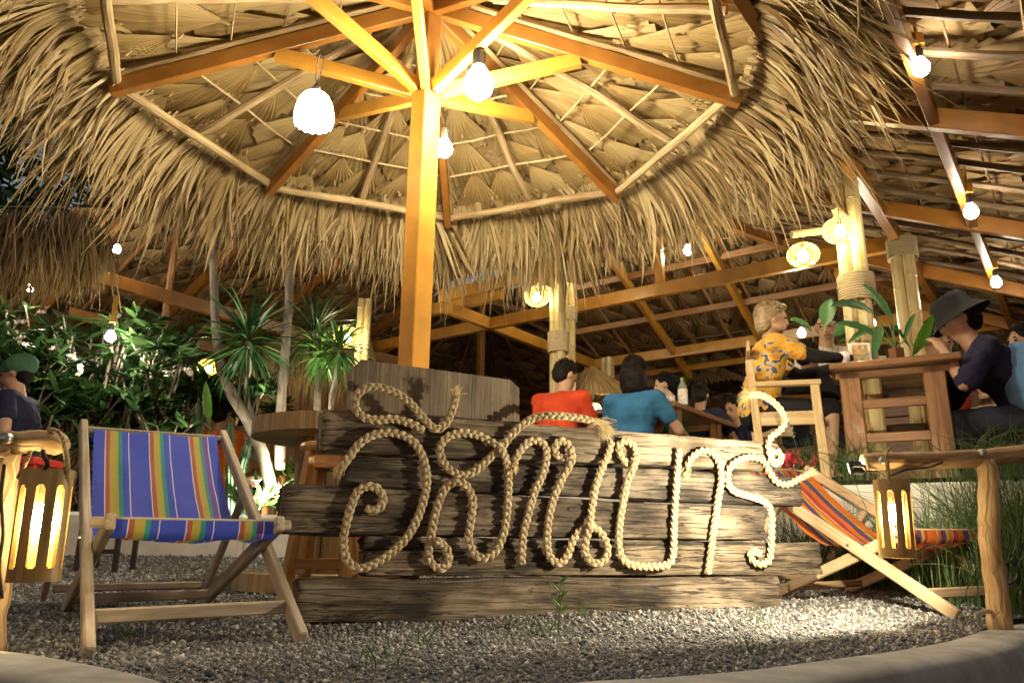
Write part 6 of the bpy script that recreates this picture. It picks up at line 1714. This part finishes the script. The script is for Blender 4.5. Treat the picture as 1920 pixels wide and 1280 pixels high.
# straw parasol in the hall and straw roof of the kiosk
def straw_cone(root, c, R, h, n, seed):
    rr = np.random.default_rng(abs(int(seed))); mb = MB()
    for _ in range(n):
        a = rr.uniform(0, 6.28); r0 = R*rr.uniform(.02, .75); r1 = min(R*1.05, r0 + R*rr.uniform(.25, .5)); P = []
        for t in (0, .33, .66, 1):
            r = r0+(r1-r0)*t; P.append(c + A(math.cos(a)*r, math.sin(a)*r, h*(1-r/R) - .02*t*t + .02))
        strip(mb, P, rr.uniform(.006, .014), A(math.cos(a)*.4, math.sin(a)*.4, 1), .3, rr.random(), 0, .1)
    tag(mb.build('straw_thatch', M['straw'], root), kind='stuff')
    mb = MB(); lathe(mb, c, [(0, h), (R, 0), (R*.97, -.01), (0, h-.02)], 24); mb.build('straw_base', M['backing'], root)
pc = atY(1110, 745, 8.2)
pr_ = empty('straw_parasol', (pc[0], pc[1], TZ), 'small conical straw parasol between the red and blue shirts', 'parasol')
straw_cone(pr_, pc + A(0, 0, -.08), .62, .42, 900, 3)
mb = MB(); tube(mb, [A(pc[0], pc[1], TZ), pc + A(0, 0, .3)], .03, 8); mb.build('pole', M['bamboo'], pr_)
kc = atY(600, 700, 9.3)
ki = empty('straw_kiosk', (kc[0], kc[1], .58), 'straw skirted kiosk roof behind the dracaena trunks', 'kiosk')
mb = MB(); rr = np.random.default_rng(4)
ka, kb = atY(455, 690, 9.3), atY(705, 690, 9.3)
for _ in range(1500):
    p = ka + (kb-ka)*rr.random() + A(0, rr.uniform(-.15, .1), rr.uniform(-.02, .12)); L = rr.uniform(.3, .52); s = rr.normal(0, .12)
    strip(mb, [p, p + A(s*.3, -.03, -.35)*L, p + A(s*.7, -.05, -.7)*L, p + A(s, -.06, -1)*L], rr.uniform(.008, .016), A(0, -1, .1), .3, rr.random(), 0, .1)
tag(mb.build('straw_skirt', M['straw'], ki), kind='stuff')
mb = MB(); V = [ka + A(0, -.1, .1), kb + A(0, -.1, .1), kb + A(-.3, .9, .75), ka + A(.3, .9, .75)]; mb.add(V, [(0, 1, 2, 3)]); mb.build('straw_base', M['backing'], ki)
for p in (ka, kb): mb = MB(); tube(mb, [A(p[0], p[1]+.1, .55), p + A(0, .1, .05)], .05, 8); mb.build('post', M['bamboo'], ki)
mb = MB()
for i in range(7):
    p = A(ka[0]+.1+(kb[0]-ka[0]-.2)*i/6, ka[1]+.35, .55); beam(mb, p, p + A(0, 0, .75), .22, .03, A(0, 1, 0), .004, rng.random())
mb.build('counter_front', M['rafter_wood'], ki)
# shaggy eave of the next roof, low at the left edge
ea, eb = atY(-160, 425, 6.2), atY(196, 425, 6.9)
ev = empty('straw_eave', (ea+eb)/2, 'shaggy straw eave of another roof low at the left edge behind the gazebo fringe', 'eave')
mb = MB(); rr = np.random.default_rng(14)
for _ in range(2600):
    p = ea + (eb-ea)*rr.random() + A(0, rr.uniform(-.25, .25), rr.uniform(-.22, .12)); L = rr.uniform(.30, .66); s = rr.normal(0, .2)
    strip(mb, [p, p + A(s*.3, -.10, -.28)*L, p + A(s*.7, -.16, -.65)*L, p + A(s, -.18, -1)*L], rr.uniform(.010, .022), A(0, -1, .2), .3, rr.random(), 0, .06)
tag(mb.build('straw_skirt', M['fringe'], ev), kind='stuff')
mb = MB(); V = [ea + A(0, -.2, .1), eb + A(0, -.2, .1), eb + A(.2, 1.4, .85), ea + A(-.2, 1.4, .85)]; mb.add(V, [(0, 1, 2, 3)]); mb.build('straw_base', M['backing'], ev)
mb = MB(); logp(mb, ea + A(0, .1, -.02), eb + A(.05, .1, -.02), .035, .035, 12, 8, .01, 3); mb.build('eave_pole', M['pole'], ev)
for p in (ea + A(.1, .3, 0), eb + A(.0, 1.5, .8)): mb = MB(); tube(mb, [A(p[0], p[1], ground_z(6.5)), p], .04, 8); mb.build('post', M['rafter_wood'], ev)
# board fence added as a backdrop, blocking the sky behind the garden
fe = empty('backdrop_fence', (-6, 11.6, .5), 'tall board fence added to hide the sky behind the frangipani trees', 'fence')
for i in range(52):
    x = -11.5 + i*.2; mb = MB(); beam(mb, A(x, 11.6 + .02*(i % 2), .3), A(x, 11.6 + .02*(i % 2), 3.0 + rng.uniform(-.03, .03)), .196, .03, A(0, 1, 0), .003, rng.random()); mb.build('board', M['rafter_wood'], fe)
# trees added to cover the too bright sky at the left
DL = leaf_mesh('leaf', M['frangi'], .30, .12, .15, .3, 5, 2)
for k, (tx, ty, tz, tr_r, lb) in enumerate(((-9.0, 12.0, 5.4, 3.0, 'added tree covering the sky beyond the straw eave, the left one'), (-5.6, 13.5, 6.2, 3.0, 'added tree covering the sky beyond the hall roof end'))):
    tree = empty('sky_cover_tree', (tx, ty, -.1), lb, 'tree'); mb = MB(); P = catmull(np.array([(tx, ty, -.1), (tx+.15, ty, 1.5), (tx, ty+.1, 3.2), (tx+.1, ty, tz)]), .3); tube(mb, P, np.linspace(.2, .07, len(P)), 9)
    for j in range(7):
        d = nrm(rng.normal(0, 1, 3) + A(0, 0, .6)); s0 = P[len(P)//2 + j % (len(P)//2)]; tube(mb, [s0, s0 + d*tr_r*.4, s0 + d*tr_r*.8 + A(0, 0, .2)], [.06, .04, .015], 6)
    mb.build('trunk', M['bark'], tree, smooth=True); items = []
    for j in range(2600):
        d = nrm(rng.normal(0, 1, 3)); r_ = tr_r*(rng.random()**.45)*(1+.25*noise.noise(Vector(d)*2.5 + Vector((k*5, 0, 0)))); c = A(tx, ty, tz) + d*r_*A(1, .9, .85); v = nrm(rng.normal(0, 1, 3)); items.append((c, v, nrm(Z3 + rng.normal(0, .4, 3)), rng.uniform(.7, 1.3)))
    mass('crown', DL, items, M['frangi'], tree)
# tall woven lamp box by the leaning trunk
q = atY(422, 757, 8.3); wb = empty('cane_lamp', (q[0], q[1], .58), 'pale woven cane lamp post beside the leaning trunk', 'lamp post')
mb = MB(); beam(mb, A(q[0], q[1], .58), q + A(0, 0, -.08), .05, .05); mb.build('post', M['rafter_wood'], wb)
mb = MB(); beam(mb, q + A(0, 0, -.10), q + A(0, 0, .10), .10, .10); mb.build('cane_shade', M['straw'], wb)
# brown chairs and a basket behind the blue deckchair, red stool by the left post
for k, (px, y, lb) in enumerate(((420, 8.3, 'brown slatted chair under the person in orange'), (470, 7.9, 'brown slatted chair behind the lit white trunk'))):
    q = atY(px, 900, y); chair(A(q[0], q[1], .56), math.pi/2 - .1, lb, 'varnish', .86)
q = atY(378, 826, 7.3); tr_ = empty('woven_tray', q, 'round woven tray lying on a stand above the deckchair canvas', 'tray')
mb = MB(); lathe(mb, q, [(0, 0), (.19, 0), (.22, .03), (.215, .036), (.185, .008), (0, .008)], 26); mb.build('tray', M['straw'], tr_, smooth=True)
for k in range(3): a = k*2.1; mb = MB(); tube(mb, [q + A(math.cos(a)*.14, math.sin(a)*.14, 0), A(q[0]+math.cos(a)*.2, q[1]+math.sin(a)*.2, .5)], .014, 6); mb.build('leg', M['varnish'], tr_)
q = atY(40, 868, 4.6); red = plain('red_plastic', (.50, .03, .02), .4, .05, 10, 0)
rs = empty('plastic_stool', (q[0], q[1], ground_z(4.6)), 'red plastic stool seen behind the left bamboo lantern', 'stool')
mb = MB(); beam(mb, q + A(-.17, 0, 0), q + A(.17, 0, 0), .3, .05, Z3, .01); mb.build('seat', red, rs)
for sx_ in (-1, 1):
    for sy_ in (-1, 1): mb = MB(); beam(mb, A(q[0]+sx_*.19, q[1]+sy_*.16, ground_z(4.6)), q + A(sx_*.14, sy_*.12, -.02), .045, .03, A(0, 1, 0), .004); mb.build('leg', red, rs)
q = atY(212, 1000, 5.2); dt = empty('side_table', (q[0], q[1], ground_z(5.2)), 'low dark side table behind the blue deckchair', 'side table')
z0 = ground_z(5.2)
mb = MB(); beam(mb, A(q[0]-.16, 5.2, z0+.42), A(q[0]+.12, 5.2, z0+.42), .3, .03); mb.build('top', M['dark_cloth'], dt)
for sx_ in (-.14, .10):
    for sy_ in (-.12, .12): mb = MB(); beam(mb, A(q[0]+sx_, 5.2+sy_, z0), A(q[0]+sx_, 5.2+sy_, z0+.405), .03, .03, A(0, 1, 0)); mb.build('leg', M['black'], dt)
mb = MB(); beam(mb, A(q[0]-.14, 5.08, z0+.12), A(q[0]+.10, 5.08, z0+.12), .02, .03); mb.build('rail', M['black'], dt)
bpy.context.view_layer.update()
